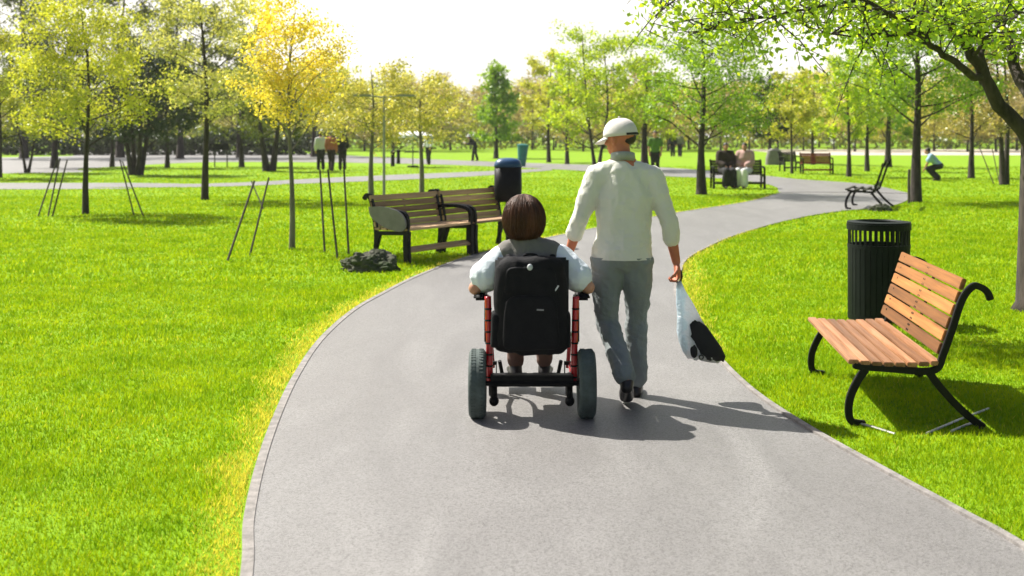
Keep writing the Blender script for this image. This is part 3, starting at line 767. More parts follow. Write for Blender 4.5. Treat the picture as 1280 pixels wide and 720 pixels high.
X, Y = G(460, 340); rock((X, Y + .15, 0), (.36, .26, .21), 3, 'mossy dark stone in the grass in front of the nearer weathered bench')
X, Y = G(1101, 264); rock((X, Y, 0), (.22, .16, .14), 7, 'small dark stone beneath the empty dark bench')
# lamp with two level arms
X, Y = G(480, 252)
t = thing('lamp_post', 'lamp post with two level pale arms among the thin grey trunked trees', 'lamp post', (X, Y, 0)); hz = CAMZ + 48 * Y / F
mesh_obj('pole', MB().tube([(0, 0, -.05), (0, 0, hz)], [.035, .028], 10), lamp_grey, t)
for sx in (-1, 1):
    a = mesh_obj('arm', MB().tube([(0, 0, hz - .03), (sx * .34, 0, hz)], [.018, .015], 8), lamp_grey, t)
    mesh_obj('lamp_head', MB().box((sx * .52, 0, hz + .01), (.42, .16, .05)), lamp_grey, t, bevel=.015)
# market parasol beside the far path
X, Y = G(516, 209)
t = thing('parasol', 'pale flat parasol standing by the far path beyond the benches', 'parasol', (X, Y, 0)); hz = CAMZ + 5 * Y / F
mesh_obj('canopy', MB().lathe([(1.02, hz - .36), (1.0, hz - .24), (.6, hz - .1), (.02, hz), (.02, hz - .03), (.6, hz - .14), (.98, hz - .28)], 10, close=False), cloth_white, t)
mesh_obj('pole', MB().tube([(0, 0, 0), (0, 0, hz)], .03, 8), lamp_grey, t)
mesh_obj('table', MB().box((0, 0, .74), (.8, .5, .05)), wood_dark, t); 
mesh_obj('base', MB().lathe([(0, 0), (.28, 0), (.26, .08), (0, .09)], 16), plastic_black, t)
# info board, bollards
X, Y = G(276, 209)
t = thing('notice_board', 'small dark two legged notice board on the lawn behind the pale tree', 'notice board', (X, Y, 0), .1)
mesh_obj('board', MB().box((0, 0, 1.0), (.75, .05, .30)), cloth_black, t, bevel=.01)
for sx in (-.3, .3): mesh_obj('leg', MB().tube([(sx, .05, -.03), (sx, .04, 1.05)], .03, 8), wood_dark, t)
for i, px in enumerate((491, 498)):
    X, Y = G(px, 208 - 3 * i)
    tag(mesh_obj('bollard', MB().lathe([(.11, -.02), (.10, .1), (.09, .62), (.12, .66), (.11, .76), (.0, .80)], 14), black_iron, None, loc=(X, Y, 0)),
        ('nearer' if i == 0 else 'farther') + ' of two dark bollards on the far path left of the parasol', 'bollard', 'bollards on the far path')

# ------------------------------------------------------------------ figures
def bake(mb, voxel, smooth_it=6):
    me = bpy.data.meshes.new('tmp'); me.from_pydata(mb.v, [], mb.f); me.update()
    o = bpy.data.objects.new('tmp', me); C.objects.link(o)
    m = o.modifiers.new('r', 'REMESH'); m.mode = 'VOXEL'; m.voxel_size = voxel
    if smooth_it:
        s = o.modifiers.new('s', 'SMOOTH'); s.iterations = smooth_it; s.factor = .5
    dg = bpy.context.evaluated_depsgraph_get(); dg.update()
    r = bpy.data.meshes.new_from_object(o.evaluated_get(dg)); bpy.data.objects.remove(o); bpy.data.meshes.remove(me)
    return r
def chain(mb, pts, step=.35):
    """pts: [(p, r or (rx,ry,rz)), ...]: a swept run of ellipsoids"""
    tri = lambda r: Vector(r) if hasattr(r, '__len__') else Vector((r, r, r))
    for (p, r), (q, s) in zip(pts[:-1], pts[1:]):
        p, q, r, s = Vector(p), Vector(q), tri(r), tri(s)
        n = max(1, int((q - p).length / (min(min(r), min(s)) * step)) + 1)
        for i in range(n + 1):
            t = i / n; mb.ell(p.lerp(q, t), r.lerp(s, t), 12, 8)
    if len(pts) == 1: mb.ell(pts[0][0], tri(pts[0][1]), 14, 10)
    return mb
def hand(mb, wrist, d, nrm, side, curl=.35, k=1.0, spread=.12):
    """palm and five fingers; d: finger direction, nrm: the way the palm faces, side: +1 thumb on cross(d,nrm)"""
    d = Vector(d).normalized(); nrm = Vector(nrm); nrm = (nrm - d * nrm.dot(d)).normalized(); w = d.cross(nrm) * side
    wr = Vector(wrist)
    for u in (-.028, -.010, .010, .028):
        chain(mb, [(wr + w * u * .5 * k, .016 * k), (wr + d * .05 * k + w * u * k, .0155 * k), (wr + d * .088 * k + w * u * 1.05 * k, .0125 * k)])
    for u, ln in ((.030, .072), (.010, .082), (-.010, .076), (-.029, .060)):
        p = wr + d * .088 * k + w * u * 1.1 * k; a = 0; r = .0095 * k
        dd = (d + w * u * spread * 20 * .3).normalized()
        for j, f in enumerate((.45, .32, .23)):
            a += curl * (1 if j else .8)
            q = p + (dd * math.cos(a) + nrm * math.sin(a)) * ln * f * k
            chain(mb, [(p, r), (q, r * .9)]); p = q; r *= .9
    p = wr + d * .025 * k + w * .028 * k
    q = p + (d * .6 + w * .7 + nrm * .35).normalized() * .04 * k; e = q + (d * .85 + w * .15 + nrm * (.3 + curl * .6)).normalized() * .032 * k
    e2 = e + (d * .9 - w * .15 + nrm * (.3 + curl)).normalized() * .025 * k
    chain(mb, [(p, .014 * k), (q, .0115 * k), (e, .0105 * k), (e2, .009 * k)])
def head_geo(mb, c, f, k=1.0):
    """c: head centre, f: facing"""
    f = Vector(f).normalized(); s = f.cross(Vector((0, 0, 1))).normalized(); u = s.cross(f)
    M = Matrix((s, f, u)).transposed(); c = Vector(c)
    def E(p, r): mb.ell(c + M @ (Vector(p) * k), Vector(r) * k, 16, 12, M)
    E((0, -.012, .022), (.076, .094, .088)); E((0, .012, -.03), (.062, .072, .075)); E((0, .045, -.078), (.036, .035, .028))
    E((0, .085, -.018), (.011, .014, .022)); E((0, .097, -.030), (.014, .013, .011))
    for x in (-1, 1):
        E((x * .076, -.008, -.012), (.010, .018, .031)); E((x * .030, .072, .022), (.022, .014, .009)); E((x * .038, .060, -.028), (.018, .018, .016))
    E((0, .078, -.056), (.022, .012, .006)); E((0, .076, -.066), (.019, .012, .006))
    return M, c
def cut(me, z, above=True):
    bm = bmesh.new(); bm.from_mesh(me)
    bmesh.ops.bisect_plane(bm, geom=bm.verts[:] + bm.edges[:] + bm.faces[:], plane_co=(0, 0, z), plane_no=(0, 0, 1), clear_inner=above, clear_outer=not above)
    bm.to_mesh(me); bm.free(); return me
def folds(me, amp, seed=0, stretch=(1, 1, 1), sc_=9):
    vs = me.vertices; off = Vector((seed * 3.1, seed, 0)); me.update()
    nm = [v.normal.copy() for v in vs]
    for v, n in zip(vs, nm):
        q = Vector((v.co.x * stretch[0], v.co.y * stretch[1], v.co.z * stretch[2])) * sc_ + off
        h = noise.fractal(q, 1.0, 2.0, 4); h2 = (1 - abs(noise.noise(q * .8 + Vector((4, 4, 4))))) ** 3
        h3 = (1 - abs(noise.noise(Vector((q.x + q.z * .6, q.y, q.z * 1.6)) * 1.9 + Vector((9, 1, 4))))) ** 4
        v.co += n * amp * (h * .7 + h2 * .9 + h3 * .45 - .4)
    return me
def figure(label, loc, rz, J, cl, voxel=.007, detail=True, group=None, face=(0, 1, 0), hands=None, k=1.0, shoes=True):
    """J: joints; cl: clothing dict: top, sleeve ('long'/'half'/'short'), bottom, leg, hair, skin"""
    t = thing('person', label, 'person', loc, rz, group)
    g = {a: Vector(b) for a, b in J.items()}
    b = MB(); up = Vector((0, 0, 1))
    ex = cl.get('girth', 1.0)
    chest, waist, hip, neck = g['chest'], g['waist'], g['pelvis'], g['neck']
    M, hc = head_geo(b, g['head'], face, k)
    chain(b, [(g['head'] + Vector((0, -.015, -.03)) * k, .058 * k), (neck, .056 * k)])
    torso = [(neck, (.075 * k, .058 * k, .04 * k)), (chest + (neck - chest) * .62, (.120 * k, .085 * k, .06 * k)), (chest, (.155 * k * ex, .108 * k * ex, .10 * k)),
             (waist, (.138 * k * ex, .10 * k * ex, .09 * k)), (hip, (.158 * k * ex, .118 * k * ex, .09 * k))]
    chain(b, torso)
    arms = {}; legs = {}
    for s in 'LR':
        sh, el, wr = g['sh' + s], g['el' + s], g['wr' + s]
        arms[s] = [(sh, .052 * k * ex), (sh.lerp(el, .35), .049 * k * ex), (el, .041 * k), (el.lerp(wr, .3), .040 * k), (wr, .027 * k)]
        chain(b, arms[s]); chain(b, [(sh, .05 * k), (neck - up * .035 * k, .045 * k)]); chain(b, [(sh, .05 * k), (chest + (neck - chest) * .45, .06 * k)])
        hp, kn, an, to = g['hp' + s], g['kn' + s], g['an' + s], g['to' + s]
        legs[s] = [(hp, .088 * k), (hp.lerp(kn, .35), .080 * k), (kn, .056 * k), (kn.lerp(an, .35), .054 * k), (an, .036 * k)]
        chain(b, legs[s])
        hl = an + (an - to).normalized() * .03 * k; hl.z = an.z - .055 * k * (1 if abs(an.z - to.z) < .09 else .8)
        chain(b, [(an, .036 * k), (hl, .032 * k)]); chain(b, [(hl, .03 * k), (an.lerp(to, .5) - Vector((0, 0, .012)), .036 * k), (to, .026 * k)])
        if hands and s in hands: hand(b, wr, *hands[s], k=k)
        else:
            d = (wr - el).normalized(); chain(b, [(wr, (.028 * k)), (wr + d * .06 * k, (.034 * k)), (wr + d * .13 * k, .018 * k)])
    body = link('body', bake(b, voxel, 3 if detail else 2), cl.get('skin', skin), t, smooth=True)
    gp = cl.get('gap', .013 if detail else .02) * k
    grow = lambda ch, a: [(p, tuple(x + a for x in r) if hasattr(r, '__len__') else r + a) for p, r in ch]
    vx = voxel * 1.2
    if cl.get('top'):
        bxf = cl.get('box', 1.0); m = MB(); torso_s = [torso[0], torso[1], torso[2], (waist, tuple(x * bxf for x in torso[3][1])), (hip, tuple(x * (1 + (bxf - 1) * .6) for x in torso[4][1]))]; tt = [(torso[0][0] - up * .035 * k, tuple(x * .86 for x in torso[0][1]))] + torso_s[1:]
        if cl.get('hem') is not None: tt = tt + [(hip - up * .04 * k, tuple(x * (1 + (bxf - 1) * .6) for x in (.160 * k * ex, .12 * k * ex, .07 * k)))]
        chain(m, grow(tt, gp))
        for s in 'LR':
            a = arms[s]; sl = cl.get('sleeve', 'long'); chain(m, grow([(a[0][0], a[0][1]), (chest + (neck - chest) * .42, .06 * k)], gp)); chain(m, grow([(a[0][0], .05 * k), (neck - up * .045 * k, .050 * k)], gp))
            if sl == 'none': chain(m, grow([a[0]], gp)); continue
            q = [a[0], a[1]]
            if sl == 'short': q = [a[0], (a[0][0].lerp(a[2][0], .62), a[1][1] + .020)]
            elif sl == 'half': q = [a[0], a[1], a[2], (a[2][0].lerp(a[4][0], .12), a[3][1])]
            elif sl == 'long': q = a[:4] + [(a[2][0].lerp(a[4][0], cl.get('cuff', .85)), a[4][1] + .012 * k)]
            chain(m, grow(q, gp + cl.get('loose', .004)))
        me = bake(m, vx, 5 if detail else 2)
        if detail: folds(me, cl.get('fold', .008), 1, (1, 1, .55), 10)
        if cl.get('hem') is not None: cut(me, cl['hem'])
        link('shirt', me, cl['top'], t, smooth=True)
    if cl.get('vest'):
        m = MB(); chain(m, grow([(torso[0][0] - up * .01, torso[0][1])] + torso[1:4], gp + .014))
        for s in 'LR': chain(m, grow([(neck - up * .045 * k, .052 * k), (g['sh' + s].lerp(neck, .30) - up * .008, .056 * k)], gp + .016))
        me = bake(m, vx, 4); folds(me, .006, 5); link('vest', me, cl['vest'], t, smooth=True)
    if cl.get('bottom'):
        m = MB(); chain(m, grow([(hip + up * .03, (.150 * k * ex, .112 * k * ex, .06 * k)), torso[4]], gp))
        for s in 'LR':
            a = legs[s]; ll = cl.get('leg', 'long'); lo = cl.get('flare', .012)
            if ll == 'short': q = a[:2] + [(a[0][0].lerp(a[2][0], .8), .078 * k)]
            else: q = a[:3] + [(a[3][0], a[3][1] + lo), (a[3][0].lerp(a[4][0], .55), a[4][1] + lo + .016 * k), (a[3][0].lerp(a[4][0], .88), a[4][1] + lo + .018 * k)]
            chain(m, grow([(hip, .10 * k)] + q, gp))
        me = bake(m, vx, 5 if detail else 2)
        if detail: folds(me, .011, 3, (1, 1, .8), 9)
        if cl.get('hem') is not None: cut(me, cl['hem'] + .012, False)
        link('trousers', me, cl['bottom'], t, smooth=True)
    for s in 'LR':
        if not shoes: break
        an, to = g['an' + s], g['to' + s]; m = MB()
        hl = an + (an - to).normalized() * .035 * k; hl.z = an.z - .055 * k * (1 if abs(an.z - to.z) < .09 else .8)
        chain(m, [(an - up * .02 * k, .043 * k), (hl, .039 * k)])
        chain(m, [(hl, (.038 * k, .04 * k, .034 * k)), (an.lerp(to, .55) - up * .02 * k, (.046 * k, .05 * k, .036 * k)), (to, (.043 * k, .045 * k, .026 * k))])
        link('shoe', bake(m, vx, 3), cl.get('shoe', shoe_black), t, smooth=True)
    if cl.get('hair'):
        m = MB(); kind = cl.get('hairkind', 'short')
        EE = lambda p, r: m.ell(hc + M @ (Vector(p) * k), Vector(r) * k, 18, 14, M)
        if kind == 'short': EE((0, -.02, .035), (.084, .098, .088)); EE((0, -.05, -.02), (.072, .06, .07))
        elif kind == 'nape': EE((.012, -.048, -.008), (.066, .054, .046)); EE((.018, -.02, .008), (.066, .074, .038))
        hm = bake(m, vx * .8, 3); link('hair', hm, cl['hair'], t, smooth=True)
    if detail:
        for x in (-1, 1): mesh_obj('eye', MB().ell(hc + M @ Vector((x * .030, .078, .008)) * k, (.010 * k,) * 3, 12, 8), eye_mat, body)
        mesh_obj('mouth', MB().ell(hc + M @ (Vector((0, .086, -.060)) * k), (.018 * k, .006 * k, .005 * k), 12, 8, M), lip_mat, body)
    return t, M, hc

# the walking person
mx, my = .66, 7.20
fc = Vector((-math.sin(math.radians(50)), math.cos(math.radians(50)), -.10))
J = dict(head=(-.015, .03, 1.582), neck=(.005, .0, 1.455), chest=(.015, 0, 1.22), waist=(.01, .0, 1.02), pelvis=(0, .0, .88),
         shL=(-.155, -.005, 1.35), elL=(-.252, -.015, 1.10), wrL=(-.312, .05, .895),
         shR=(.180, -.005, 1.35), elR=(.274, -.03, 1.075), wrR=(.328, .02, .835),
         hpL=(-.088, 0, .85), knL=(-.085, .03, .47), anL=(.004, -.25, .185), toL=(.020, -.075, .035),
         hpR=(.088, 0, .85), knR=(.098, .11, .475), anR=(.095, .13, .085), toR=(.115, .28, .03))
t, M, hc = figure('elderly person walking in a white cap, cream jumper and slate trousers carrying a bag', (mx, my, 0), 0, J,
    dict(top=cloth_cream, sleeve='long', cuff=.42, bottom=cloth_trouser, hair=hair_dark, hairkind='nape', skin=skin_red, hem=.855, girth=1.05, gap=.012, loose=.001, fold=.010, flare=.001, box=1.05),
    face=fc, hands={'L': ((-.15, .12, -1), (.9, .3, 0), 1, .30), 'R': ((.12, .02, -1), (-.9, -.1, 0), -1, .95)})
# collar and cap
cm = MB(); ringp = []
for i in range(20):
    a = 2 * PI * i / 20; ringp.append(Vector((.005 + .072 * math.cos(a), .0 + .066 * math.sin(a), 1.462 + .012 * math.sin(a + PI))))
col = MB(); vv = []
for rr, dz in ((1.0, -.02), (1.06, -.028), (1.0, .024), (.93, .026), (.88, -.02)):
    vv.append([(.005 + (p.x - .005) * rr, p.y * rr, p.z + dz) for p in ringp])
col = loft(vv); mesh_obj('collar', col, surf('grey_collar', (.36, .38, .36), None, 8, .9), t, smooth=True)
cap = MB(); Rr = .106
V = []; Fc = []
nu, nv = 28, 9
for j in range(nv + 1):
    a = PI / 2 * j / nv
    for i in range(nu):
        b = 2 * PI * i / nu
        p = Vector((.094 * math.cos(a) ** .8 * math.cos(b), .112 * math.cos(a) ** .8 * math.sin(b) - .012, .004 + .112 * math.sin(a) ** .92))
        if math.cos(a) < 1e-6: p = Vector((0, -.012, .116))
        p *= .955 * (1 + .004 * math.cos(6 * b))
        V.append(hc + M @ p)
for j in range(nv):
    for i in range(nu): Fc.append((j * nu + i, j * nu + (i + 1) % nu, (j + 1) * nu + (i + 1) % nu, (j + 1) * nu + i))
cap.add(V, Fc); co = mesh_obj('cap', cap, cloth_cap, t, smooth=True)
sm = co.modifiers.new('s', 'SOLIDIFY'); sm.thickness = .004; sm.offset = 1
br = MB(); n = 14
for zoff in (0, -.006):
    row = []
    for i in range(n + 1):
        b = math.radians(20 + 140 * i / n)
        for q in (0, 1):
            ext = .078 * math.sin(math.pi * i / n) ** .6 * q
            p = Vector(((.090 + ext * .35) * math.cos(b), (.106 + ext) * math.sin(b) - .012, .008 + zoff - q * .030 * math.sin(PI * i / n) - .012 * q * abs(math.cos(b))))
            row.append(hc + M @ p)
    br.add(row, [(2 * i, 2 * i + 1, 2 * i + 3, 2 * i + 2) for i in range(n)])
mesh_obj('brim', br, cloth_cap, co, smooth=True)
mesh_obj('button', MB().ell(hc + M @ Vector((0, -.012, .121)), (.008, .008, .005), 10, 6), cloth_cap, co)
sb = MB(); pts = [hc + M @ Vector((.090 * math.cos(b), .108 * math.sin(b) - .012, .012)) for b in [math.radians(-130 + 80 * i / 8) for i in range(9)]]
sb.tube(pts, .008, 8); mesh_obj('cap_strap', sb, cloth_black, co)

# carrier bag in the right hand
hx, hy, hz = mx + .345, my + .03, .745
t = thing('carrier_bag', 'pale blue and white bag with a black print hanging from the walking person\'s hand', 'bag', (hx, hy, hz))
def bagmat():
    m, nt, out = newmat('bag_plastic')
    p = N(nt, 'ShaderNodeBsdfPrincipled', Roughness=.35); nt.links.new(p.outputs[0], out.inputs[0])
    v = coords(nt); sep = N(nt, 'ShaderNodeSeparateXYZ'); nt.links.new(v, sep.inputs[0])
    nz = N(nt, 'ShaderNodeTexNoise', Scale=9.0, Detail=3.0); nt.links.new(v, nz.inputs['Vector'])
    a = N(nt, 'ShaderNodeMath', operation='MULTIPLY_ADD'); nt.links.new(nz.outputs['Fac'], a.inputs[0]); a.inputs[1].default_value = .16; nt.links.new(sep.outputs['X'], a.inputs[2])
    c = mixc(nt, ramp(nt, a.outputs[0], .09, .12), (.66, .78, .85), (.84, .84, .87))
    nt.links.new(c, p.inputs['Base Color']); tl = N(nt, 'ShaderNodeBsdfTranslucent'); nt.links.new(c, tl.inputs['Color'])
    nb = N(nt, 'ShaderNodeTexNoise', Scale=22.0, Detail=4.0, Distortion=1.5); nt.links.new(v, nb.inputs['Vector']); bb = N(nt, 'ShaderNodeBump', Strength=.9, Distance=.02)
    nt.links.new(nb.outputs['Fac'], bb.inputs['Height']); nt.links.new(bb.outputs[0], p.inputs['Normal'])
    ms = N(nt, 'ShaderNodeMixShader', Fac=.45); nt.links.new(p.outputs[0], ms.inputs[1]); nt.links.new(tl.outputs[0], ms.inputs[2]); nt.links.new(ms.outputs[0], out.inputs[0]); return m
rings = []
for z, cx, w, d in ((-.03, .0, .025, .02), (-.08, .012, .06, .03), (-.16, .035, .11, .05), (-.25, .065, .16, .075), (-.34, .09, .22, .10), (-.42, .122, .26, .115), (-.475, .145, .26, .105), (-.505, .152, .21, .07)):
    r = rring(w, d, 0, 40, 2.4); rings.append([(x * .93 - .0 + cx, y + .006 * math.sin(x * 90 + z * 40), z - x * .12 + .006 * math.sin(x * 130)) for x, y, _ in r])
bg = mesh_obj('bag_body', loft(rings), bagmat(), t, smooth=True)
bl = []
for z, cx, w, d in ((-.262, .10, .04, .084), (-.29, .108, .115, .104), (-.36, .132, .170, .118), (-.42, .160, .190, .128), (-.465, .185, .190, .122), (-.50, .20, .14, .08)):
    r = rring(w, d, 0, 36, 2.6); bl.append([(x + cx, y - .004, z - x * .10 + .005 * math.sin(x * 150 + z * 60)) for x, y, _ in r])
mesh_obj('black_contents', loft(bl), cloth_black, t, smooth=True)
mesh_obj('black_contents', MB().ell((.085, -.045, -.44), (.024, .022, .045), 14, 10), cloth_black, t, smooth=True)
mesh_obj('ring_emblem', MB().lathe([(.016, -.003), (.016, .003), (.009, .003), (.009, -.003)], 20, c=(0, 0, 0), axis='z', close=True), cloth_black, t, loc=(.125, -.066, -.475))
C.objects[-1].rotation_euler = (PI / 2, 0, 0)
mesh_obj('loop', MB().tube(catmull([(-.012, -.01, .035), (-.02, 0, .0), (-.004, .0, -.05), (.006, 0, -.07)], 4), .006, 8).tube(catmull([(.012, .01, .035), (.018, 0, .0), (.006, .0, -.05), (.006, 0, -.07)], 4), .006, 8), cloth_brown, t)

# the wheelchair
wx, wy = .113, 6.98
t = thing('wheelchair', 'red framed black wheelchair with grey tyres rolling up the path', 'wheelchair', (wx, wy, 0))
WR = .193
for sx in (-1, 1):
    w = bpy.data.objects.new('wheel', None); 
    cx = sx * .307
    prof = [(WR - .075, -.036), (WR - .05, -.047), (WR - .02, -.048), (WR - .005, -.038), (WR, -.018), (WR - .002, -.006), (WR, .006), (WR, .018), (WR - .005, .038), (WR - .02, .048), (WR - .05, .047), (WR - .075, .036)]
    ty = mesh_obj('wheel', MB().lathe(prof, 48, axis='x', close=True), tyre, t, smooth=True, loc=(cx, -.2, WR))
    rm = MB().lathe([(WR - .076, -.034), (WR - .076, .034), (WR - .088, .034), (WR - .088, -.034)], 36, axis='x', close=True)
    mesh_obj('rim', rm, steel, ty)
    sp = MB()
    for q in range(5):
        a = 2 * PI * q / 5; sp.tube([(0, .02 * math.cos(a), .02 * math.sin(a)), (0, (WR - .08) * math.cos(a), (WR - .08) * math.sin(a))], .011, 8)
    sp.lathe([(0, -.045), (.032, -.045), (.032, .045), (0, .045)], 18, axis='x'); mesh_obj('hub', sp, plastic_black, ty)
    tr = MB()
    for q in range(56):
        a = 2 * PI * q / 56
        for ss in (-1, 1):
            tr.box((ss * .022, (WR - .001) * math.cos(a + .04 * ss), (WR - .001) * math.sin(a + .04 * ss)), (.024, .010, .004), Matrix.Rotation(a - PI / 2 + .0, 3, 'X'))
    mesh_obj('tread', tr, tyre, ty)
    fr = MB(); x = sx * .243
    fr.tube(catmull([(x * 1.03, -.17, .68), (x * 1.02, -.16, .60), (x, -.14, .40), (x * .985, -.12, .17)], 4), .019, 12)
    fr.tube(catmull([(x, -.14, .42), (x, .1, .41), (x, .36, .36), (x * .95, .44, .16)], 4), .013, 10)
    fr.tube([(x * .985, -.12, .18), (x, .15, .17), (x, .36, .20)], .013, 10)
    mesh_obj('side_frame', fr, red_paint, t, smooth=True)
    for i in range(7):
        z = .61 - i * .066; u = (z - .17) / .5
        mesh_obj('clamp', MB().lathe([(.0200, z - .005), (.0225, z), (.0200, z + .005)], 12, c=(x * (.985 + .045 * u), -.12 - .05 * u, 0)), plastic_black, t)
    sg = MB().box((sx * .262, .03, .53), (.018, .36, .24)); mesh_obj('side_guard', sg, plastic_black, t, bevel=.008)
    mesh_obj('armrest', MB().box((sx * .295, .06, .668), (.075, .40, .032)), plastic_black, t, bevel=.012, smooth=True)
    cw = mesh_obj('caster', MB().lathe([(.03, -.016), (.065, -.02), (.072, 0), (.065, .02), (.03, .016)], 24, axis='x', close=True), plastic_black, t, smooth=True, loc=(sx * .235, .36, .072))
    mesh_obj('fork', MB().box((.026, 0, .06), (.006, .03, .14)).box((-.026, 0, .06), (.006, .03, .14)).box((0, 0, .13), (.06, .03, .02)), plastic_black, cw)
    ax = MB().tube([(sx * .215, -.165, .10), (sx * .215, -.10, .20)], .018, 8).ell((sx * .215, -.16, .085), (.028, .03, .03), 12, 8)
    mesh_obj('anti_tip', ax, plastic_black, t, smooth=True)
    mesh_obj('footplate', MB().box((sx * .10, .52, .085), (.16, .20, .015)).tube([(sx * .19, .44, .2), (sx * .17, .48, .09)], .012, 8), plastic_black, t)
mesh_obj('axle_beam', MB().box((0, -.16, .205), (.47, .075, .065)).tube([(-.30, -.2, WR), (.30, -.2, WR)], .014, 10), plastic_black, t, bevel=.012)
mesh_obj('seat', MB().box((0, .10, .455), (.45, .44, .06)), cloth_black, t, bevel=.02, smooth=True)
mesh_obj('backrest', MB().box((0, -.135, .68), (.42, .04, .44), Matrix.Rotation(.06, 3, 'X')), cloth_black, t, bevel=.015, smooth=True)
mesh_obj('joystick', MB().box((.30, .30, .70), (.05, .08, .04)).tube([(.30, .30, .71), (.30, .31, .77)], .008, 8).ell((.30, .31, .775), (.014,) * 3), plastic_black, t)

# the seated person
J = dict(head=(-.045, .0, 1.105), neck=(-.03, -.02, .985), chest=(-.01, -.02, .79), waist=(0, -.0, .62), pelvis=(0, .04, .535),
         shL=(-.170, -.02, .885), elL=(-.325, -.075, .715), wrL=(-.275, .16, .715),
         shR=(.160, -.02, .885), elR=(.325, -.075, .72), wrR=(.275, .16, .72),
         hpL=(-.09, .06, .52), knL=(-.10, .46, .54), anL=(-.09, .50, .17), toL=(-.11, .62, .115),
         hpR=(.09, .06, .52), knR=(.10, .46, .54), anR=(.09, .50, .17), toR=(.11, .62, .115))
tp, M, hc = figure('person with a brown bob in pale blue shirt sitting in the wheelchair', (wx, wy, 0), 0, J,
    dict(top=cloth_blueish, sleeve='short', bottom=shaded_leg, leg='long', flare=-.012, vest=cloth_vest, skin=skin, gap=.012, girth=1.06, loose=.010, shoe=shoe_black, fold=.008),  # bottom covers the bare legs in a brown with painted-in shade
    face=(.03, 1, 0), hands={'L': ((.1, 1, -.02), (.15, .1, -1), 1, .45), 'R': ((-.1, 1, -.02), (-.15, .1, -1), -1, .45)}, k=.97)
hb = MB(); hb.ell(hc + Vector((0, -.022, .010)), (.121, .124, .129), 28, 20); hb.ell(hc + Vector((0, -.035, -.05)), (.098, .088, .082), 24, 16)
# keep the face open
hm = bake(hb, .009, 2)
for v in hm.vertices:
    p = v.co - hc
    if p.y > .055 and p.z < .065: v.co.y = hc.y + .055 + (p.y - .055) * .05
    v.co.x += .003 * math.sin(p.z * 60 + p.x * 40); 
hob = link('hair', hm, hair_brown, tp, smooth=True)
rng = random.Random(2); st = MB()
top = hc + Vector((.0, -.04, .135))
for i in range(900):
    a = rng.uniform(0, 2 * PI)
    if math.sin(a) > .62 : end = .25
    else: end = rng.uniform(.80, 1.0)
    pts = []; jit = rng.uniform(-.06, .06); rr = rng.uniform(1.0, 1.05) + (.05 if rng.random() < .1 else 0)
    for q in range(9):
        ph = PI * .86 * end * q / 8; r0 = math.sin(ph); 
        aa = a + jit * q * .4
        pts.append(hc + Vector((0, -.024, .008)) + Vector((.119 * rr * r0 ** .9 * math.cos(aa), .123 * rr * r0 ** .9 * math.sin(aa), .130 * rr * math.cos(ph) - (.01 * q / 8))))
    st.tube(pts, [.0012] + [.0022] * 7 + [.0008], 4, cap=False)
mesh_obj('strands', st, hair_brown, hob, smooth=True)

# the backpack, hung on the chair back
t = thing('backpack', 'large black backpack hanging on the wheelchair back', 'backpack', (wx - .008, wy - .20, .372))
def pack(w, d, h, n=30, p=3.4, z0=0, y0=0, top=.75):
    rings = []
    for u, sw, sd in ((0, .80, .55), (.02, .92, .8), (.07, .99, .95), (.2, 1.0, 1.0), (.5, .97, 1.0), (.75, .95, .95), (.88, .90, .88), (.95, .80, .76), (.985, .66, .6), (1.0, .45, .4)):
        rings.append([(x, y + y0, z0 + h * u) for x, y, _ in rring(w * sw, d * sd, 0, n, p)])
    return loft(rings)
def puff(mb, amp, seed):
    me = bpy.data.meshes.new('pk'); me.from_pydata(mb.v, [], mb.f); me.update()
    bm = bmesh.new(); bm.from_mesh(me); bmesh.ops.subdivide_edges(bm, edges=bm.edges, cuts=1, use_grid_fill=True, smooth=.0); bm.to_mesh(me); bm.free(); me.update()
    return folds(me, amp, seed, (1, 1, 1), 7)
link('main_body', puff(pack(.415, .20, .535, p=2.9), .016, 3), nylon, t, smooth=True)
link('front_pocket', puff(pack(.31, .045, .30, z0=.03, y0=-.10), .006, 6), nylon, t, smooth=True)
link('upper_pocket', puff(pack(.29, .035, .15, z0=.335, y0=-.078), .005, 9), nylon, t, smooth=True)
for x in (-1, 1):
    mesh_obj('strap', MB().tube(catmull([(x * .11, .06, .50), (x * .13, .10, .53), (x * .15, .10, .45), (x * .16, .09, .3)], 4), .014, 8), nylon, t, smooth=True)
    link('side_pocket', puff(pack(.06, .12, .2, z0=.03, y0=0), .003, 4), nylon, t, smooth=True).location = (x * .195, 0, 0)
mesh_obj('carry_loop', MB().tube(catmull([(-.04, .03, .515), (-.03, .02, .545), (.03, .02, .545), (.04, .03, .515)], 4), .008, 8), nylon, t, smooth=True)
mesh_obj('zip', MB().tube(catmull([(-.165, -.07, .30), (-.13, -.085, .41), (-.04, -.088, .475), (.04, -.088, .475), (.13, -.085, .41), (.165, -.07, .30)], 6), .0035, 6), plastic_black, t)
mesh_obj('logo_badge', MB().ell((-.005, -.092, .487), (.016, .010, .019), 18, 12), logo_white, t, smooth=True)
mesh_obj('logo_tag', MB().box((.052, -.128, .255), (.040, .004, .009), Matrix.Rotation(.05, 3, 'Y')), surf('grey_logo', (.22, .22, .23), None, 5, .6), t)
mesh_obj('zip_pull', MB().box((.145, -.085, .37), (.008, .008, .035), Matrix.Rotation(.6, 3, 'Y')), logo_white, t)

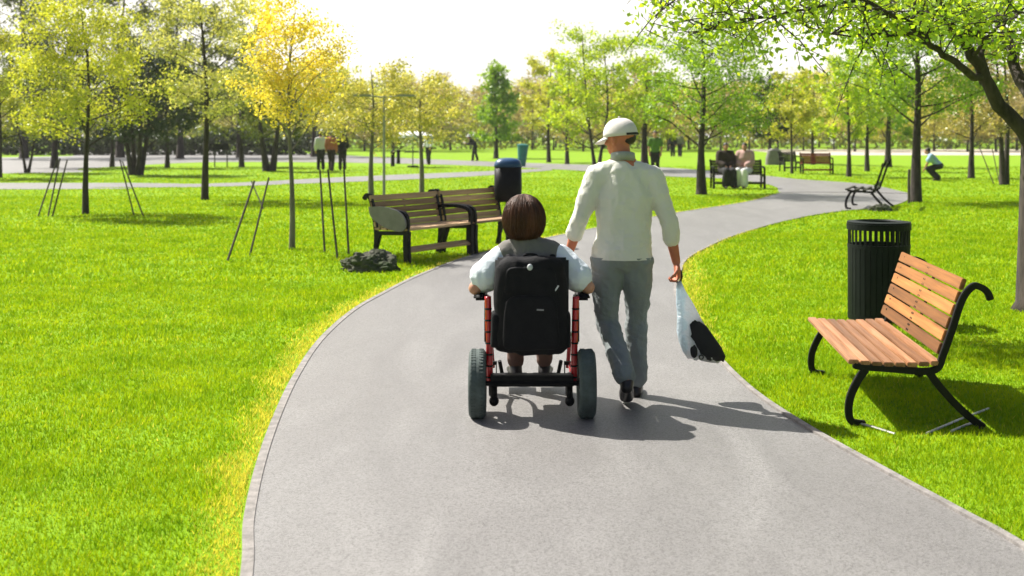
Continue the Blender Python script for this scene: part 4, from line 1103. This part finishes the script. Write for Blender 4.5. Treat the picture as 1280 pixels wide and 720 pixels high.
# people far off
def stand(h=1.0, stride=.0, bend=0.0, arm=0.0, sit=False):
    if sit:
        return dict(head=(0, .06, 1.22), neck=(0, .02, 1.08), chest=(0, .0, .86), waist=(0, -.02, .66), pelvis=(0, -.0, .54), shL=(-.17, 0, 1.0), elL=(-.22, .06, .76), wrL=(-.10, .25, .66),
            shR=(.17, 0, 1.0), elR=(.22, .06, .76), wrR=(.10, .25, .66), hpL=(-.09, .03, .52), knL=(-.10, .45, .50), anL=(-.10, .48, .09), toL=(-.11, .62, .03),
            hpR=(.09, .03, .52), knR=(.10, .45, .50), anR=(.12, .42, .09), toR=(.13, .56, .03))
    b = bend
    return dict(head=(0, .03 + b * .42, 1.62 - b * .22), neck=(0, b * .32, 1.48 - b * .16), chest=(0, b * .2, 1.26 - b * .08), waist=(0, b * .06, 1.05), pelvis=(0, 0, .93),
        shL=(-.18, b * .27, 1.40 - b * .14), elL=(-.24, b * .27 - .02 + arm * .1, 1.12 - b * .12), wrL=(-.22, .06 + b * .3 + arm * .25, .88 + arm * .2),
        shR=(.18, b * .27, 1.40 - b * .14), elR=(.24, b * .27 - .02 + arm * .1, 1.12 - b * .12), wrR=(.22, .06 + b * .3 + arm * .25, .88 + arm * .2),
        hpL=(-.09, 0, .88), knL=(-.09, .04 + stride * .5, .48), anL=(-.09, stride, .085), toL=(-.10, stride + .14, .03),
        hpR=(.09, 0, .88), knR=(.09, .04 - stride * .3, .48), anR=(.09, -stride, .085), toR=(.10, -stride + .14, .03))
def far(label, px, py, rz, J, top, bottom, hair=hair_dark, **kw):
    X, Y = G(px, py); cl = dict(top=top, bottom=bottom, hair=hair, gap=.02); cl.update(kw)
    t, M, hc = figure(label, (X, Y, 0), rz, J, cl, voxel=.022, detail=False)
    return t, M, hc
t, M, hc = far('person bending forward in dark clothes and a white hat by the far path', 594, 201, 1.25, stand(bend=.9, arm=.8, stride=.12), cloth_black, cloth_black)
mesh_obj('hat', MB().lathe([(.20, 0), (.19, .02), (.11, .03), (.10, .13), (0, .15)], 18, c=tuple(hc + Vector((0, 0, .04)))), cloth_white, t)
far('person in a white top standing under the far parasol', 536, 206, 2.6, stand(arm=.4, stride=.1), cloth_white, cloth_black)
far('person in a white top and dark skirt, leftmost of the three behind the stakes', 401, 213, .3, stand(stride=.1), cloth_white, cloth_black)
far('person in a coral top, middle of the three behind the stakes', 414, 214, -.2, stand(stride=.15), cloth_coral, cloth_brown)
far('person all in black, rightmost of the three behind the stakes', 428, 213, .2, stand(stride=.12, arm=.5), cloth_black, cloth_black)
far('person in a green vest walking on the far path right of the cap', 819, 221, 3.0, stand(stride=.15), cloth_green, cloth_black, sleeve='short')
far('person in dark clothes far off, left of a standing pair', 841, 196, 3.0, stand(stride=.1), cloth_black, cloth_black)
far('person in grey far off, right of a standing pair', 850, 196, 2.8, stand(stride=.1), cloth_vest, cloth_black)
X, Y = G(895, 236)
for dx, lb, tp_, sk in ((.42, 'person in a dark brown coat sitting on the dark bench on the grass tip', cloth_brown, 3.25), (1.0, 'person wrapped in dusty pink sitting at the right end of that dark bench', cloth_pink, 2.7)):
    figure(lb, (X - .1 + dx, Y + .25, .02), sk + (.0), stand(sit=True), dict(top=tp_, bottom=cloth_black if tp_ is cloth_brown else cloth_white, hair=hair_dark, gap=.05, girth=1.25), voxel=.022, detail=False)
# one crouching on the lawn to the right
X, Y = G(1172, 226)
figure('person in a sky blue shirt and black shorts crouching on the lawn at the right', (X, Y, 0), 1.2,
    dict(head=(0, .34, 1.02), neck=(0, .26, .92), chest=(0, .16, .76), waist=(0, .04, .62), pelvis=(0, -.06, .52), shL=(-.17, .2, .86), elL=(-.2, .32, .62), wrL=(-.1, .42, .42),
         shR=(.17, .2, .86), elR=(.2, .32, .62), wrR=(.1, .42, .42), hpL=(-.09, -.04, .50), knL=(-.14, .32, .42), anL=(-.1, .0, .09), toL=(-.1, .14, .03),
         hpR=(.09, -.04, .50), knR=(.14, .30, .42), anR=(.1, -.04, .09), toR=(.1, .1, .03)),
    dict(top=cloth_sky, bottom=cloth_black, hair=hair_dark, gap=.03, sleeve='short'), voxel=.022, detail=False)

hzb = tag(mesh_obj('haze', MB().box((0, 290, 14.5), (1220, 720, 31)), None), 'thin pale haze over the far end of the park', 'haze', kind='stuff')
hm_, hnt, hout = newmat('haze_air'); hv = hnt.nodes.new('ShaderNodeVolumePrincipled'); hv.inputs['Density'].default_value = HAZE
hv.inputs['Color'].default_value = (.96, .95, .92, 1); hv.inputs['Anisotropy'].default_value = .35
hnt.links.new(hv.outputs[0], hout.inputs['Volume']); hzb.data.materials.append(hm_)
# ------------------------------------------------------------------ light, sky, camera
el, az = math.radians(50), math.radians(-53)          # azimuth from +Y towards +X
sv = Vector((math.sin(az) * math.cos(el), math.cos(az) * math.cos(el), math.sin(el)))
sun = bpy.data.lights.new('sun', 'SUN'); sun.energy = 5.0; sun.angle = math.radians(.5); sun.color = (1, .955, .87)
so = bpy.data.objects.new('sun', sun); C.objects.link(so); so.rotation_euler = (-sv).to_track_quat('-Z', 'Y').to_euler()
w = bpy.data.worlds.new('World'); sc.world = w; w.use_nodes = True
nt = w.node_tree; nt.nodes.clear()
wo = nt.nodes.new('ShaderNodeOutputWorld'); bg_ = nt.nodes.new('ShaderNodeBackground'); nt.links.new(bg_.outputs[0], wo.inputs[0])
sky = nt.nodes.new('ShaderNodeTexSky'); sky.sky_type = 'NISHITA'; sky.sun_disc = False; sky.sun_elevation = el; sky.sun_rotation = az
sky.air_density = 1.0; sky.dust_density = 3.5; sky.ozone_density = 1.0
tc = nt.nodes.new('ShaderNodeTexCoord'); nz = nt.nodes.new('ShaderNodeTexNoise'); nz.inputs['Scale'].default_value = 2.2; nz.inputs['Detail'].default_value = 6
mp = nt.nodes.new('ShaderNodeMapping'); mp.inputs['Scale'].default_value = (1, 1, 3); nt.links.new(tc.outputs['Generated'], mp.inputs[0]); nt.links.new(mp.outputs[0], nz.inputs['Vector'])
r_ = nt.nodes.new('ShaderNodeMapRange'); r_.inputs[1].default_value = .30; r_.inputs[2].default_value = .6; r_.inputs[3].default_value = .55; r_.inputs[4].default_value = .9
nt.links.new(nz.outputs['Fac'], r_.inputs[0])
mx_ = nt.nodes.new('ShaderNodeMix'); mx_.data_type = 'RGBA'; nt.links.new(r_.outputs[0], mx_.inputs[0]); nt.links.new(sky.outputs[0], mx_.inputs[6])
mx_.inputs[7].default_value = (15, 14.4, 13.4, 1)       # thin bright haze, brightest low and towards the sun
sx_ = nt.nodes.new('ShaderNodeSeparateXYZ'); nt.links.new(tc.outputs['Generated'], sx_.inputs[0])
lowm = nt.nodes.new('ShaderNodeMapRange'); lowm.interpolation_type = 'SMOOTHSTEP'
for i_, v_ in ((1, .12), (2, .55), (3, 1.0), (4, .04)): lowm.inputs[i_].default_value = v_
nt.links.new(sx_.outputs['Z'], lowm.inputs[0])
dt = nt.nodes.new('ShaderNodeVectorMath'); dt.operation = 'DOT_PRODUCT'; dt.inputs[1].default_value = (math.sin(az) * .6, math.cos(az) * 1.2, 0)
nt.links.new(tc.outputs['Generated'], dt.inputs[0])
sd = nt.nodes.new('ShaderNodeMapRange'); sd.interpolation_type = 'SMOOTHSTEP'
for i_, v_ in ((1, -.4), (2, .45), (3, .12), (4, 1.0)): sd.inputs[i_].default_value = v_
nt.links.new(dt.outputs['Value'], sd.inputs[0])
ma = nt.nodes.new('ShaderNodeMath'); ma.operation = 'MULTIPLY'; nt.links.new(lowm.outputs[0], ma.inputs[0]); nt.links.new(sd.outputs[0], ma.inputs[1])
mb2 = nt.nodes.new('ShaderNodeMath'); mb2.operation = 'MULTIPLY'; nt.links.new(ma.outputs[0], mb2.inputs[0]); nt.links.new(r_.outputs[0], mb2.inputs[1])
nt.links.new(mb2.outputs[0], mx_.inputs[0])
nt.links.new(mx_.outputs[2], bg_.inputs[0]); bg_.inputs[1].default_value = .05
cam = bpy.data.cameras.new('camera'); co = bpy.data.objects.new('camera', cam); C.objects.link(co)
co.location = (0, 0, CAMZ); co.rotation_euler = (PI / 2, 0, 0)
cam.sensor_width = 36; cam.lens = 36 * F / 1280; cam.shift_y = -(360 - 168) / 1280
cam.clip_end = 5000; cam.dof.use_dof = True; cam.dof.focus_distance = 7.2; cam.dof.aperture_fstop = 3.2
sc.camera = co
vs = sc.view_settings; vs.view_transform = 'Standard'; vs.look = 'None'; vs.gamma = 1; vs.exposure = 1.12
